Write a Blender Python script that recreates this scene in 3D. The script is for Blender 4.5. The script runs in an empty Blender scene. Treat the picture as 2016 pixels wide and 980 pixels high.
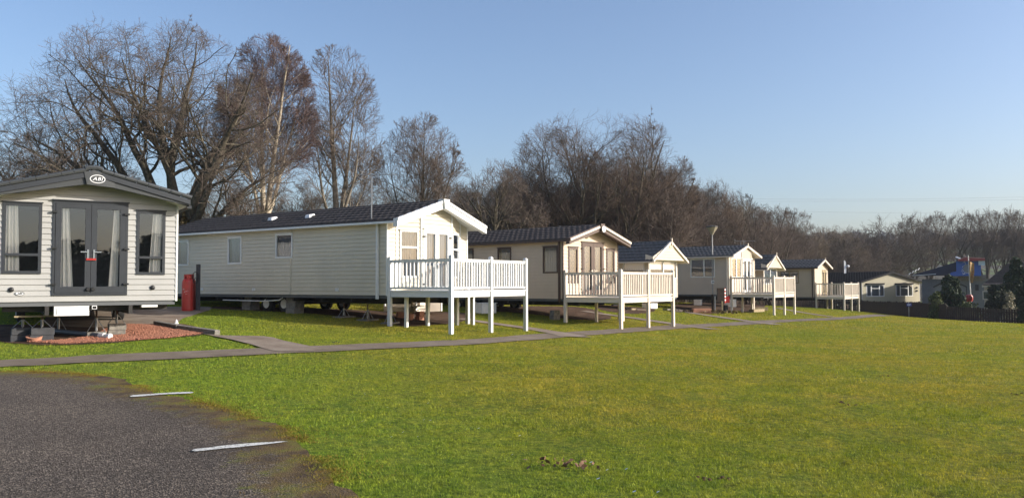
import bpy, bmesh, math, random
import numpy as np
from mathutils import Matrix, Vector
R=math.radians
S=bpy.context.scene; COL=S.collection
random.seed(4)

# ------------------------------------------------------------ camera, sky, sun, exposure
F_PX=1600.3; PITCH=0.0423852; ROLL=-0.002933
cd=bpy.data.cameras.new('camera'); co=bpy.data.objects.new('camera',cd); COL.objects.link(co)
cd.sensor_width=36; cd.lens=36*F_PX/2016; cd.clip_start=0.1; cd.clip_end=5000
co.matrix_world=Matrix.Rotation(R(90)+PITCH,4,'X')@Matrix.Rotation(ROLL,4,'Z')
S.camera=co
SUN_EL=R(19.5); SUN_AZ=R(98)      # azimuth clockwise from +Y
sd=Vector((math.sin(SUN_AZ)*math.cos(SUN_EL),math.cos(SUN_AZ)*math.cos(SUN_EL),math.sin(SUN_EL)))
W_=bpy.data.worlds.new('World'); S.world=W_; W_.use_nodes=True
nt=W_.node_tree; nt.nodes.clear()
sky=nt.nodes.new('ShaderNodeTexSky'); sky.sky_type='NISHITA'; sky.sun_disc=False
sky.sun_elevation=SUN_EL; sky.sun_rotation=SUN_AZ; sky.altitude=50; sky.air_density=1.0; sky.dust_density=2.4; sky.ozone_density=3.0
bg=nt.nodes.new('ShaderNodeBackground'); bg.inputs[1].default_value=0.15
ow=nt.nodes.new('ShaderNodeOutputWorld'); tn=nt.nodes.new('ShaderNodeMix'); tn.data_type='RGBA'; tn.blend_type='MULTIPLY'; tn.inputs[0].default_value=1; tn.inputs[7].default_value=(1.05,1.0,1.02,1); nt.links.new(sky.outputs[0],tn.inputs[6]); nt.links.new(tn.outputs[2],bg.inputs[0]); nt.links.new(bg.outputs[0],ow.inputs[0])
sl=bpy.data.lights.new('sun','SUN'); sl.energy=4.8; sl.angle=R(0.5); sl.color=(1,0.94,0.84)
so=bpy.data.objects.new('sun',sl); COL.objects.link(so); so.rotation_mode='QUATERNION'
so.rotation_quaternion=(-sd).to_track_quat('-Z','Y')
S.view_settings.view_transform='Standard'; S.view_settings.look='None'; S.view_settings.gamma=1; S.view_settings.exposure=0.50
S.view_settings.use_curve_mapping=False
S.render.engine='CYCLES'; S.cycles.max_bounces=6; S.cycles.diffuse_bounces=3; S.cycles.transparent_max_bounces=12

def at(px,py,Y):
    """a pixel of the photograph, at a distance Y, as a point"""
    u=px-1008; w=py-490; cr,sr=math.cos(ROLL),math.sin(ROLL)
    a=cr*u+sr*w; b=-sr*u+cr*w; xc=a/F_PX; zc=-b/F_PX; c,s=math.cos(PITCH),math.sin(PITCH)
    yy=c-s*zc; zz=s+c*zc
    return Vector((xc/yy*Y,Y,zz/yy*Y))

# ------------------------------------------------------------ ground height
CP=np.array([(0,0,-1.62),(0,6,-1.62),(-6,8,-1.6),(6,5,-1.68),(-12,6,-1.58),(15,8,-1.85),(-9.8,15.6,-1.5),(-15,14,-1.42),(-4.2,18,-1.46),(-1.5,19.6,-1.52),(-1.79,23.86,-1.51),
(.45,27.15,-1.58),(-3.82,25.25,-1.37),(3.45,29.3,-1.78),(9.05,37.3,-1.93),(16.4,44.6,-2.05),(24.2,54.5,-2.25),
(4.18,31.1,-1.80),(6.76,34.1,-1.82),(2.18,32.8,-1.56),(15.8,49.1,-1.99),(17.8,51.5,-1.97),(13.75,50.9,-1.85),
(26.5,65,-2.24),(29.2,68.5,-2.38),(24.8,66.2,-2.04),(-12.3,30.6,-.86),(-5.3,26.8,-1.03),(-8.28,28.75,-1.0),(-10.8,18.3,-1.21),(-7.4,19.4,-1.28),
(-9.2,20.5,-1.2),(-12,24,-1.0),(-7,25,-1.12),(-8.6,23.9,-1.12),(-16,27,-.85),(-20,20,-1.15),(-30,30,-.6),(-12,40,-.55),(-3,38,-1.0),(2,42,-1.15),(-2,32,-1.3),(6,44,-1.35),(8,55,-1.5),(16,62,-1.7),(20,75,-1.9),(10,70,-1.5),(0,60,-.9),
(-20,50,-.3),(35,56,-2.9),(31,52,-2.6),(28,55,-2.5),(40,50,-3.0),(22,30,-2.2),(14,20,-1.95),(30,35,-2.6),(36,45,-2.85),(45,62,-4.0),(36,66,-3.5),(33,72,-2.9),(38.7,89,-3.0),(60,70,-5),(50,100,-4.5),(60,120,-4.5),(20,110,-2.2),(36,88,-3.0),(30,78,-2.75),(80,50,-5),(60,30,-4)],float)
def _phi(d): return -np.sqrt(d*d+16.0)
_D=_phi(np.hypot(CP[:,None,0]-CP[None,:,0],CP[:,None,1]-CP[None,:,1]))+np.eye(len(CP))*1.2
_P=np.c_[np.ones(len(CP)),CP[:,:2]]
_A=np.block([[_D,_P],[_P.T,np.zeros((3,3))]])
_w=np.linalg.solve(_A,np.r_[CP[:,2],0,0,0])
def sstep(a,b,x): t=np.clip((x-a)/(b-a),0,1); return t*t*(3-2*t)
def Z(x,y):
    x=np.asarray(x,float); y=np.asarray(y,float)
    xc=np.clip(x,-32,75); yc=np.clip(y,-3,118)
    sh=xc.shape; xf=xc.ravel(); yf=yc.ravel(); out=np.zeros(len(xf))
    for i in range(0,len(xf),20000):
        d=_phi(np.hypot(xf[i:i+20000,None]-CP[None,:,0],yf[i:i+20000,None]-CP[None,:,1]))
        out[i:i+20000]=d@_w[:len(CP)]+_w[len(CP)]+_w[len(CP)+1]*xf[i:i+20000]+_w[len(CP)+2]*yf[i:i+20000]
    near=out.reshape(sh)
    far=sstep(170,560,y)*(30+4*np.sin(x/90.+.6)+2.5*np.sin(x/37.))-4
    k=sstep(115,190,y)
    return near*(1-k)+far*k
def z1(x,y): return float(Z(np.array([x]),np.array([y]))[0])

# ------------------------------------------------------------ materials
def mat(name,build=None,color=(.5,.5,.5),rough=.6,metal=0.0,noise=0.0,nscale=8.0,bump=0.0,bscale=40.0,spec=0.5):
    m=bpy.data.materials.new(name); m.use_nodes=True; n=m.node_tree; b=n.nodes['Principled BSDF']
    b.inputs['Roughness'].default_value=rough; b.inputs['Metallic'].default_value=metal
    b.inputs['Specular IOR Level'].default_value=spec
    b.inputs['Base Color'].default_value=(*color,1)
    if noise>0 or bump>0:
        g=n.nodes.new('ShaderNodeNewGeometry')
    if noise>0:
        t=n.nodes.new('ShaderNodeTexNoise'); t.inputs['Scale'].default_value=nscale; t.inputs['Detail'].default_value=6
        t.inputs['Roughness'].default_value=.65
        n.links.new(g.outputs['Position'],t.inputs['Vector'])
        r=n.nodes.new('ShaderNodeValToRGB'); r.color_ramp.elements[0].position=.3; r.color_ramp.elements[1].position=.72
        r.color_ramp.elements[0].color=(*[c*(1-noise) for c in color],1); r.color_ramp.elements[1].color=(*[min(1,c*(1+noise)) for c in color],1)
        n.links.new(t.outputs['Fac'],r.inputs[0]); n.links.new(r.outputs[0],b.inputs['Base Color'])
    if bump>0:
        t2=n.nodes.new('ShaderNodeTexNoise'); t2.inputs['Scale'].default_value=bscale; t2.inputs['Detail'].default_value=5
        n.links.new(g.outputs['Position'],t2.inputs['Vector'])
        bp=n.nodes.new('ShaderNodeBump'); bp.inputs['Strength'].default_value=bump; bp.inputs['Distance'].default_value=.02
        n.links.new(t2.outputs['Fac'],bp.inputs['Height']); n.links.new(bp.outputs[0],b.inputs['Normal'])
    if build: build(n,b)
    return m
class NB:
    """tiny node helper"""
    def __init__(s,n): s.n=n
    def new(s,t,**k):
        o=s.n.nodes.new(t)
        for a,v in k.items(): setattr(o,a,v)
        return o
    def noise(s,vec,scale,detail=4,rough=.6,dist=0):
        o=s.new('ShaderNodeTexNoise'); o.inputs['Scale'].default_value=scale; o.inputs['Detail'].default_value=detail; o.inputs['Roughness'].default_value=rough; o.inputs['Distortion'].default_value=dist
        s.n.links.new(vec,o.inputs['Vector']); return o.outputs['Fac']
    def ramp(s,fac,*st):
        o=s.new('ShaderNodeValToRGB'); e=o.color_ramp.elements
        while len(e)<len(st): e.new(.5)
        for i,(p,c) in enumerate(st):
            e[i].position=p; e[i].color=(*c,1) if not isinstance(c,(int,float)) else (c,c,c,1)
        s.n.links.new(fac,o.inputs[0]); return o.outputs[0]
    def mix(s,fac,a,b,mode='MIX'):
        o=s.new('ShaderNodeMix',data_type='RGBA',blend_type=mode)
        for k,v in ((0,fac),(6,a),(7,b)):
            if isinstance(v,(int,float)): o.inputs[k].default_value=v
            elif isinstance(v,tuple): o.inputs[k].default_value=(*v,1)
            else: s.n.links.new(v,o.inputs[k])
        return o.outputs[2]
    def math(s,op,a,b=None):
        o=s.new('ShaderNodeMath',operation=op)
        for k,v in ((0,a),(1,b)):
            if v is None: continue
            if isinstance(v,(int,float)): o.inputs[k].default_value=v
            else: s.n.links.new(v,o.inputs[k])
        return o.outputs[0]
    def pos(s): return s.new('ShaderNodeNewGeometry').outputs['Position']

def lawn_color(h,blade=False):
    p=h.pos()
    n1=h.noise(p,.16,5,.6,.4); n2=h.noise(p,1.1,5,.65); n3=h.noise(p,14,4,.7)
    a=h.ramp(n1,(.30,(.105,.150,.010)),(.44,(.160,.178,.014)),(.60,(.210,.180,.024)))
    b=h.ramp(n2,(.30,(.085,.115,.012)),(.52,(.165,.178,.016)),(.72,(.27,.215,.045)))
    c=h.mix(.5,a,b)
    # the lusher strip beside the car park
    sx=h.new('ShaderNodeSeparateXYZ'); h.n.links.new(p,sx.inputs[0])
    q=h.math('ADD',h.math('MULTIPLY',sx.outputs[0],-.52),h.math('MULTIPLY',sx.outputs[1],-.25))
    q=h.math('ADD',q,h.math('MULTIPLY',n2,2.4))
    g=h.ramp(h.math('MULTIPLY',h.math('ADD',q,3.2),.3),(.2,0.),(.95,.75))
    c=h.mix(g,c,(.125,.188,.020))
    spots=h.ramp(h.noise(p,2.3,4,.75,.5),(.30,(.42,.42,.42)),(.39,(1,1,1)))
    c=h.mix(1.0,c,spots,'MULTIPLY')
    d=h.ramp(n3,(.30,(.42,.47,.42)),(.5,(1,1,1)),(.70,(1.6,1.48,1.5)))
    n5=h.noise(p,4.5,3,.6,.3); c=h.mix(1.0,c,h.ramp(n5,(.32,(.74,.86,.8)),(.5,(1,1,1)),(.68,(1.25,1.13,1.1))),'MULTIPLY')
    c=h.mix(1.0,c,d,'MULTIPLY')
    return c,n3
def b_lawn(n,b):
    h=NB(n); c,n3=lawn_color(h); n.links.new(c,b.inputs['Base Color'])
    n4=h.noise(h.pos(),60,3,.7)
    bp=h.new('ShaderNodeBump'); bp.inputs['Strength'].default_value=.9; bp.inputs['Distance'].default_value=.05
    n.links.new(h.math('ADD',n3,n4),bp.inputs['Height']); n.links.new(bp.outputs[0],b.inputs['Normal'])
    # beyond the park the land turns to winter fields and woods
    p=h.pos(); sx=h.new('ShaderNodeSeparateXYZ'); n.links.new(p,sx.inputs[0])
    mp=h.new('ShaderNodeMapping'); mp.inputs['Scale'].default_value=(.35,1.6,1.); n.links.new(p,mp.inputs[0])
    nf=h.noise(mp.outputs[0],.011,4,.5)
    far=h.ramp(nf,(.42,(.055,.048,.036)),(.50,(.075,.066,.045)),(.54,(.085,.115,.030)),(.60,(.11,.14,.04)),(.64,(.07,.06,.045)))
    k=h.ramp(h.math('MULTIPLY',sx.outputs[1],.005),(.50,0.),(.62,1.))
    n.links.new(h.mix(k,c,far),b.inputs['Base Color'])
M={}
M['lawn']=mat('lawn',b_lawn,rough=.95,spec=.15)
def b_blade(n,b):
    h=NB(n); c,_=lawn_color(h)
    c2=h.mix(1.0,c,(1.62,1.56,1.35),'MULTIPLY'); c2=h.mix(1.0,c2,h.ramp(h.noise(h.pos(),75,2,.8),(.3,(.55,.55,.5)),(.5,(1,1,1)),(.7,(1.65,1.55,1.7))),'MULTIPLY'); n.links.new(c2,b.inputs['Base Color'])
    tr=h.new('ShaderNodeBsdfTranslucent'); n.links.new(h.mix(1.0,c2,(1.15,1.15,.7),'MULTIPLY'),tr.inputs[0])
    mx=h.new('ShaderNodeMixShader'); mx.inputs[0].default_value=.35
    n.links.new(b.outputs[0],mx.inputs[1]); n.links.new(tr.outputs[0],mx.inputs[2]); n.links.new(mx.outputs[0],n.nodes['Material Output'].inputs[0])
M['blade']=mat('grass_blade',b_blade,rough=.6,spec=.25)
def b_asph(n,b):
    h=NB(n); p=h.pos()
    v=h.new('ShaderNodeTexVoronoi'); v.inputs['Scale'].default_value=70; n.links.new(p,v.inputs['Vector'])
    sep=h.new('ShaderNodeSeparateColor'); n.links.new(v.outputs['Color'],sep.inputs[0])
    st=h.ramp(sep.outputs[0],(.0,(.036,.028,.023)),(.5,(.078,.064,.050)),(.8,(.135,.112,.088)),(.95,(.25,.21,.17)))
    big=h.ramp(h.noise(p,.55,5,.6),(.3,(.72,.70,.70)),(.7,(1.2,1.15,1.1)))
    c=h.mix(1.0,st,big,'MULTIPLY')
    # dusty pale patches
    dust=h.ramp(h.noise(p,1.5,6,.7),(.66,0.),(.74,.45)); c=h.mix(dust,c,(.22,.21,.20))
    # moss creeping in from the edge
    at_=h.new('ShaderNodeAttribute'); at_.attribute_name='edge'
    e=h.math('ADD',at_.outputs['Fac'],h.math('MULTIPLY',h.math('SUBTRACT',h.noise(p,1.9,6,.72),.5),1.15)); e=h.math('ADD',e,h.math('MULTIPLY',h.math('SUBTRACT',h.noise(p,22,4,.8),.5),.9))
    mk=h.ramp(e,(.06,1.),(.20,.85),(.40,0.))
    mc=h.ramp(h.noise(p,2.6,5,.6),(.34,(.055,.036,.020)),(.48,(.120,.078,.030)),(.60,(.135,.115,.022)),(.70,(.10,.13,.02)))
    mc=h.mix(1.0,mc,h.ramp(h.noise(p,70,3,.7),(.3,.5),(.7,1.6)),'MULTIPLY')
    c=h.mix(mk,c,mc)
    n.links.new(c,b.inputs['Base Color'])
    bp=h.new('ShaderNodeBump'); bp.inputs['Strength'].default_value=1; bp.inputs['Distance'].default_value=.012
    n.links.new(h.math('ADD',v.outputs['Distance'],h.noise(p,90,3)),bp.inputs['Height']); n.links.new(bp.outputs[0],b.inputs['Normal'])
M['asphalt']=mat('asphalt',b_asph,rough=.9,spec=.25)
def b_path(n,b):
    h=NB(n); p=h.pos()
    c=h.ramp(h.noise(p,75,3,.8),(.3,(.13,.105,.080)),(.7,(.25,.205,.16)))
    c=h.mix(1.0,c,h.ramp(h.noise(p,1.1,6,.7),(.28,(.62,.58,.52)),(.7,(1.22,1.2,1.18))),'MULTIPLY')
    n.links.new(c,b.inputs['Base Color'])
    bp=h.new('ShaderNodeBump'); bp.inputs['Strength'].default_value=.6; bp.inputs['Distance'].default_value=.008
    n.links.new(h.noise(p,80,3),bp.inputs['Height']); n.links.new(bp.outputs[0],b.inputs['Normal'])
M['path']=mat('path_tarmac',b_path,rough=.92,spec=.2)
def b_slab(n,b):
    h=NB(n); p=h.pos()
    c=h.ramp(h.noise(p,1.3,6,.7),(.3,(.16,.115,.085)),(.5,(.24,.19,.145)),(.72,(.31,.26,.205)))
    c=h.mix(1.0,c,h.ramp(h.noise(p,50,3,.8),(.3,.8),(.7,1.15)),'MULTIPLY')
    n.links.new(c,b.inputs['Base Color'])
M['slab']=mat('concrete_slab',b_slab,rough=.9,spec=.2)
def b_dirt(n,b):
    h=NB(n); p=h.pos()
    c=h.ramp(h.noise(p,2.5,6,.75),(.3,(.045,.028,.018)),(.55,(.10,.062,.040)),(.75,(.17,.125,.09)))
    n.links.new(c,b.inputs['Base Color'])
    bp=h.new('ShaderNodeBump'); bp.inputs['Strength'].default_value=1; bp.inputs['Distance'].default_value=.03
    n.links.new(h.noise(p,20,5),bp.inputs['Height']); n.links.new(bp.outputs[0],b.inputs['Normal'])
M['dirt']=mat('bare_earth',b_dirt,rough=.95,spec=.1)
M['gravel']=mat('red_gravel',color=(.36,.155,.095),noise=.6,nscale=45,rough=.9,bump=.8,bscale=60)
M['linepaint']=mat('line_paint',lambda n,b:(lambda h:n.links.new(h.ramp(h.noise(h.pos(),30,5,.8),(.38,(.09,.08,.07)),(.50,(.66,.645,.59))),b.inputs['Base Color']))(NB(n)),rough=.7)

def siding(name,c,dirt=.05):
    def f(n,b):
        h=NB(n); p=h.pos()
        mp=h.new('ShaderNodeMapping'); mp.inputs['Scale'].default_value=(1.2,1.2,.6); n.links.new(p,mp.inputs[0])
        st=h.ramp(h.noise(mp.outputs[0],1.6,5,.65),(.35,tuple(x*(1-dirt) for x in c)),(.62,c))
        cc=h.mix(1.0,st,h.ramp(h.noise(p,.7,3),(.3,.93),(.7,1.04)),'MULTIPLY')
        n.links.new(cc,b.inputs['Base Color'])
    return mat(name,f,rough=.45,spec=.4)
M['side1']=siding('pale_grey_siding',(.40,.395,.375))
M['side2']=siding('cream_siding',(.585,.53,.41))
M['side3']=siding('tan_siding',(.60,.48,.35))
M['side4']=siding('ivory_siding',(.58,.50,.38))
M['side5']=siding('beige_siding',(.52,.435,.335))
M['side7']=siding('pale_tan_siding',(.54,.455,.345))
M['side8']=siding('sand_siding',(.40,.36,.25))
M['upvc']=mat('white_upvc',color=(.68,.68,.66),rough=.35,noise=.05,nscale=3)
M['upvc2']=mat('cream_upvc',color=(.68,.60,.50),rough=.4,noise=.06,nscale=3)
M['dgrey']=mat('dark_grey_frame',color=(.026,.030,.036),rough=.5,noise=.12,nscale=5)
M['fascia_grey']=mat('grey_fascia',color=(.045,.049,.051),rough=.55,noise=.12,nscale=3)
M['brown']=mat('brown_frame',color=(.070,.038,.026),rough=.45,noise=.2,nscale=6)
M['tilegrey']=mat('dark_roof_tile',color=(.088,.075,.068),rough=.8,noise=.3,nscale=6,bump=.3,bscale=120,spec=.15)
M['tilebrown']=mat('brown_roof_tile',color=(.105,.086,.076),rough=.8,noise=.3,nscale=6,bump=.3,bscale=120,spec=.15)
M['tileblue']=mat('slate_blue_roof_tile',color=(.115,.11,.105),rough=.6,noise=.3,nscale=6,spec=.25)
M['tileblack']=mat('black_roof',color=(.016,.014,.014),rough=.8,noise=.3,nscale=2,spec=.2)
M['steel']=mat('galvanised_steel',color=(.33,.33,.33),rough=.45,metal=.7,noise=.2,nscale=12)
M['chassis']=mat('chassis_steel',color=(.028,.025,.023),rough=.7,noise=.3,nscale=5)
M['rust']=mat('rusty_steel',color=(.11,.065,.042),rough=.85,noise=.35,nscale=10)
M['tyre']=mat('tyre_rubber',color=(.018,.018,.018),rough=.85)
M['block']=mat('concrete_block',color=(.20,.185,.16),rough=.95,noise=.4,nscale=9,bump=.6,bscale=60)
M['blockdark']=mat('dark_block',color=(.055,.057,.062),rough=.95,noise=.3,nscale=9,bump=.6,bscale=60)
M['wood']=mat('weathered_wood',color=(.33,.26,.155),rough=.85,noise=.3,nscale=8)
M['woodbrown']=mat('brown_stained_wood',color=(.045,.028,.020),rough=.85,noise=.35,nscale=6)
M['curtain']=mat('white_curtain',color=(.92,.89,.83),rough=.9,spec=.1)
def b_net(n,b):
    h=NB(n); tr=h.new('ShaderNodeBsdfTransparent'); mx=h.new('ShaderNodeMixShader'); mx.inputs[0].default_value=.66
    n.links.new(tr.outputs[0],mx.inputs[1]); n.links.new(b.outputs[0],mx.inputs[2]); n.links.new(mx.outputs[0],n.nodes['Material Output'].inputs[0])
M['net']=mat('net_curtain',b_net,color=(.30,.34,.40),rough=.95,spec=.05)
M['interior']=mat('dark_interior',color=(.12,.125,.13),rough=.9)
M['gas']=mat('red_painted_steel',color=(.36,.022,.016),rough=.42,noise=.15,nscale=7)
M['terracotta']=mat('terracotta',color=(.46,.22,.14),rough=.85,noise=.2,nscale=10)
M['black']=mat('black_plastic',color=(.015,.015,.016),rough=.5)
M['greypipe']=mat('grey_pipe',color=(.13,.14,.16),rough=.45,noise=.15)
M['white']=mat('white_plastic',color=(.78,.77,.74),rough=.45,noise=.08,nscale=9)
M['chrome']=mat('bright_metal',color=(.75,.75,.76),rough=.22,metal=1)
M['silver']=mat('badge_white',color=(.82,.82,.82),rough=.35)
def b_glass(n,b):
    h=NB(n); fr=h.new('ShaderNodeFresnel'); fr.inputs[0].default_value=1.55
    g=h.new('ShaderNodeBsdfGlossy'); g.inputs['Roughness'].default_value=.015; g.inputs[0].default_value=(.95,.97,1,1)
    t=h.new('ShaderNodeBsdfTransparent'); t.inputs[0].default_value=(.94,.95,.95,1)
    w=h.noise(h.pos(),1.3,2); bp=h.new('ShaderNodeBump'); bp.inputs['Strength'].default_value=.05; bp.inputs['Distance'].default_value=.02
    n.links.new(w,bp.inputs['Height']); n.links.new(bp.outputs[0],g.inputs['Normal'])
    mx=h.new('ShaderNodeMixShader'); f=h.math('MINIMUM',h.math('ADD',h.math('MULTIPLY',fr.outputs[0],2.0),.05),.9)
    n.links.new(f,mx.inputs[0]); n.links.new(t.outputs[0],mx.inputs[1]); n.links.new(g.outputs[0],mx.inputs[2]); n.links.new(mx.outputs[0],n.nodes['Material Output'].inputs[0])
M['glass']=mat('window_glass',b_glass)
def bark(name,a,c,scale=6):
    return mat(name,lambda n,b:(lambda h:n.links.new(h.ramp(h.noise(h.pos(),scale,4,.7),(.3,a),(.7,c)),b.inputs['Base Color']))(NB(n)),rough=.9,spec=.15)
M['bark']=bark('grey_bark',(.042,.036,.026),(.15,.13,.095))
M['barkpale']=bark('pale_bark',(.11,.095,.075),(.27,.235,.185))
M['birch']=bark('birch_bark',(.16,.12,.08),(.62,.54,.42),3.5)
M['barkdark']=bark('dark_bark',(.05,.042,.034),(.135,.11,.085))
M['twig']=mat('grey_brown_twig',color=(.150,.118,.098),rough=.9,spec=.1)
M['twigred']=mat('purple_brown_twig',color=(.15,.105,.096),rough=.9,spec=.1)
M['twigbrown']=mat('brown_twig',color=(.135,.098,.076),rough=.9,spec=.1)
M['twigdark']=mat('dark_twig',color=(.105,.085,.070),rough=.9,spec=.1)
M['twigsunlit']=mat('sunlit_pale_twig',color=(.17,.135,.10),rough=.9,spec=.1)  # sunlit look of some wood-edge crowns, put into the twig colour
def leaf(name,a,c):
    return mat(name,lambda n,b:(lambda h:n.links.new(h.ramp(h.noise(h.pos(),3.5,4,.8),(.3,a),(.7,c)),b.inputs['Base Color']))(NB(n)),rough=.6,spec=.3)
M['ivy']=leaf('ivy_leaf',(.06,.045,.012),(.16,.11,.035))
M['conifer']=leaf('conifer_leaf',(.012,.028,.010),(.035,.060,.018))
M['shrubleaf']=leaf('shrub_leaf',(.035,.06,.012),(.14,.15,.04))
M['holly']=leaf('holly_leaf',(.010,.020,.010),(.030,.045,.020))
M['dryleaf']=leaf('pale_dry_leaf',(.20,.17,.10),(.42,.38,.26))

# ------------------------------------------------------------ mesh helpers
def new_obj(name,me,parent=None,m=None):
    o=bpy.data.objects.new(name,me); COL.objects.link(o)
    if m is not None and me is not None:
        for x in (m if isinstance(m,(list,tuple)) else [m]): me.materials.append(x)
    if parent is not None: o.parent=parent
    return o
def tag(o,label=None,cat=None,group=None,kind=None):
    if label: o['label']=label
    if cat: o['category']=cat
    if group: o['group']=group
    if kind: o['kind']=kind
    return o
def empty(name,loc,rz=0,label=None,cat=None,group=None,kind=None):
    o=bpy.data.objects.new(name,None); COL.objects.link(o); o.location=loc; o.rotation_euler=(0,0,rz); o.empty_display_size=.2
    return tag(o,label,cat,group,kind)
def np_mesh(name,V,Fc,smooth=False):
    V=np.asarray(V,np.float32); Fc=np.asarray(Fc,np.int32); me=bpy.data.meshes.new(name)
    me.vertices.add(len(V)); me.vertices.foreach_set('co',V.ravel())
    k=Fc.shape[1]; me.loops.add(Fc.size); me.loops.foreach_set('vertex_index',Fc.ravel())
    me.polygons.add(len(Fc)); me.polygons.foreach_set('loop_start',np.arange(0,Fc.size,k,dtype=np.int32)); me.polygons.foreach_set('loop_total',np.full(len(Fc),k,np.int32))
    me.update(calc_edges=True)
    if smooth: me.polygons.foreach_set('use_smooth',np.ones(len(Fc),bool))
    return me
class MB:
    def __init__(s): s.v=[]; s.f=[]; s.mi=[]; s.cur=0
    def quad(s,*p):
        i=len(s.v); s.v+= [tuple(q) for q in p]; s.f.append(tuple(range(i,i+len(p)))); s.mi.append(s.cur)
    def box(s,x0,y0,z0,x1,y1,z1):
        s.hexa([(x0,y0,z0),(x1,y0,z0),(x1,y1,z0),(x0,y1,z0)],[(x0,y0,z1),(x1,y0,z1),(x1,y1,z1),(x0,y1,z1)])
    def hexa(s,a,b):
        i=len(s.v); n=len(a); s.v+=[tuple(q) for q in a]+[tuple(q) for q in b]
        s.f.append(tuple(i+k for k in reversed(range(n)))); s.f.append(tuple(i+n+k for k in range(n)))
        for k in range(n): s.f.append((i+k,i+(k+1)%n,i+n+(k+1)%n,i+n+k))
        s.mi+=[s.cur]*(n+2)
    def ob(s,o,e,n,s0,s1,z0,z1,d0,d1):
        """box in wall coordinates: along e, depth along n"""
        P=lambda a,d,z:(o[0]+e[0]*a+n[0]*d,o[1]+e[1]*a+n[1]*d,(o[2] if len(o)>2 else 0)+z)
        s.hexa([P(s0,d0,z0),P(s1,d0,z0),P(s1,d1,z0),P(s0,d1,z0)],[P(s0,d0,z1),P(s1,d0,z1),P(s1,d1,z1),P(s0,d1,z1)])
    def bar(s,a,b,w,h=None,up=(0,0,1)):
        a=Vector(a); b=Vector(b); d=(b-a); 
        if d.length<1e-6: return
        d.normalize(); u=Vector(up)
        if abs(d.dot(u))>.98: u=Vector((1,0,0))
        x=d.cross(u).normalized(); y=x.cross(d).normalized(); h=h or w
        r=[x*(w/2*i)+y*(h/2*j) for i,j in ((-1,-1),(1,-1),(1,1),(-1,1))]
        s.hexa([a+q for q in r],[b+q for q in r])
    def tube(s,pts,rad,n=8,caps=True):
        pts=[Vector(p) for p in pts]; rr=rad if isinstance(rad,(list,tuple)) else [rad]*len(pts); rings=[]
        for i,p in enumerate(pts):
            d=(pts[min(i+1,len(pts)-1)]-pts[max(i-1,0)]); d=d.normalized() if d.length>1e-9 else Vector((0,0,1))
            u=Vector((0,0,1)) if abs(d.z)<.9 else Vector((1,0,0)); x=d.cross(u).normalized(); y=x.cross(d).normalized()
            i0=len(s.v); s.v+=[tuple(p+(x*math.cos(2*math.pi*k/n)+y*math.sin(2*math.pi*k/n))*rr[i]) for k in range(n)]; rings.append(i0)
        for a,b in zip(rings,rings[1:]):
            for k in range(n): s.f.append((a+k,b+k,b+(k+1)%n,a+(k+1)%n)); s.mi.append(s.cur)
        if caps:
            s.f.append(tuple(rings[0]+k for k in range(n))); s.f.append(tuple(rings[-1]+k for k in reversed(range(n)))); s.mi+=[s.cur]*2
    def lathe(s,prof,c=(0,0,0),n=20,axis='z'):
        rings=[]
        for r,z in prof:
            i0=len(s.v); rings.append(i0)
            for k in range(n):
                a=2*math.pi*k/n; p=(r*math.cos(a),r*math.sin(a),z)
                if axis=='x': p=(p[2],p[0],p[1])
                if axis=='y': p=(p[0],p[2],p[1])
                s.v.append((c[0]+p[0],c[1]+p[1],c[2]+p[2]))
        for a,b in zip(rings,rings[1:]):
            for k in range(n): s.f.append((a+k,a+(k+1)%n,b+(k+1)%n,b+k)); s.mi.append(s.cur)
        s.f.append(tuple(rings[0]+k for k in reversed(range(n)))); s.f.append(tuple(rings[-1]+k for k in range(n))); s.mi+=[s.cur]*2
    def build(s,name,m,parent=None,smooth=False,bevel=0):
        me=bpy.data.meshes.new(name); me.from_pydata(s.v,[],s.f); me.validate()
        if any(s.mi): 
            for p,i in zip(me.polygons,s.mi): p.material_index=i
        bm=bmesh.new(); bm.from_mesh(me)
        if bevel: bmesh.ops.remove_doubles(bm,verts=bm.verts,dist=1e-5)
        bmesh.ops.recalc_face_normals(bm,faces=bm.faces); bm.to_mesh(me); bm.free()
        if smooth:
            for p in me.polygons: p.use_smooth=True
            me.set_sharp_from_angle(angle=R(40))
        o=new_obj(name,me,parent,m)
        if bevel:
            b=o.modifiers.new('bevel','BEVEL'); b.width=bevel; b.segments=2; b.limit_method='ANGLE'
        return o

# ------------------------------------------------------------ ground, paths, car park
def axis_vals(segs):
    out=[]
    for a,b,st in segs: out+=list(np.arange(a,b,st))
    out.append(segs[-1][1]); return np.array(out)
gx=axis_vals([(-500,-100,25),(-100,-34,3),(-34,46,.5),(46,120,3),(120,700,20)])
gy=axis_vals([(-300,-40,20),(-40,2,3),(2,76,.5),(76,200,3),(200,700,10)])
GX,GY=np.meshgrid(gx,gy); GZ=Z(GX,GY)
V=np.c_[GX.ravel(),GY.ravel(),GZ.ravel()]; nx,ny=len(gx),len(gy)
idx=np.arange(nx*ny).reshape(ny,nx)
Fq=np.c_[idx[:-1,:-1].ravel(),idx[:-1,1:].ravel(),idx[1:,1:].ravel(),idx[1:,:-1].ravel()]
g=new_obj('ground',np_mesh('ground',V,Fq,True),None,M['lawn']); tag(g,kind='structure')

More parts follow.
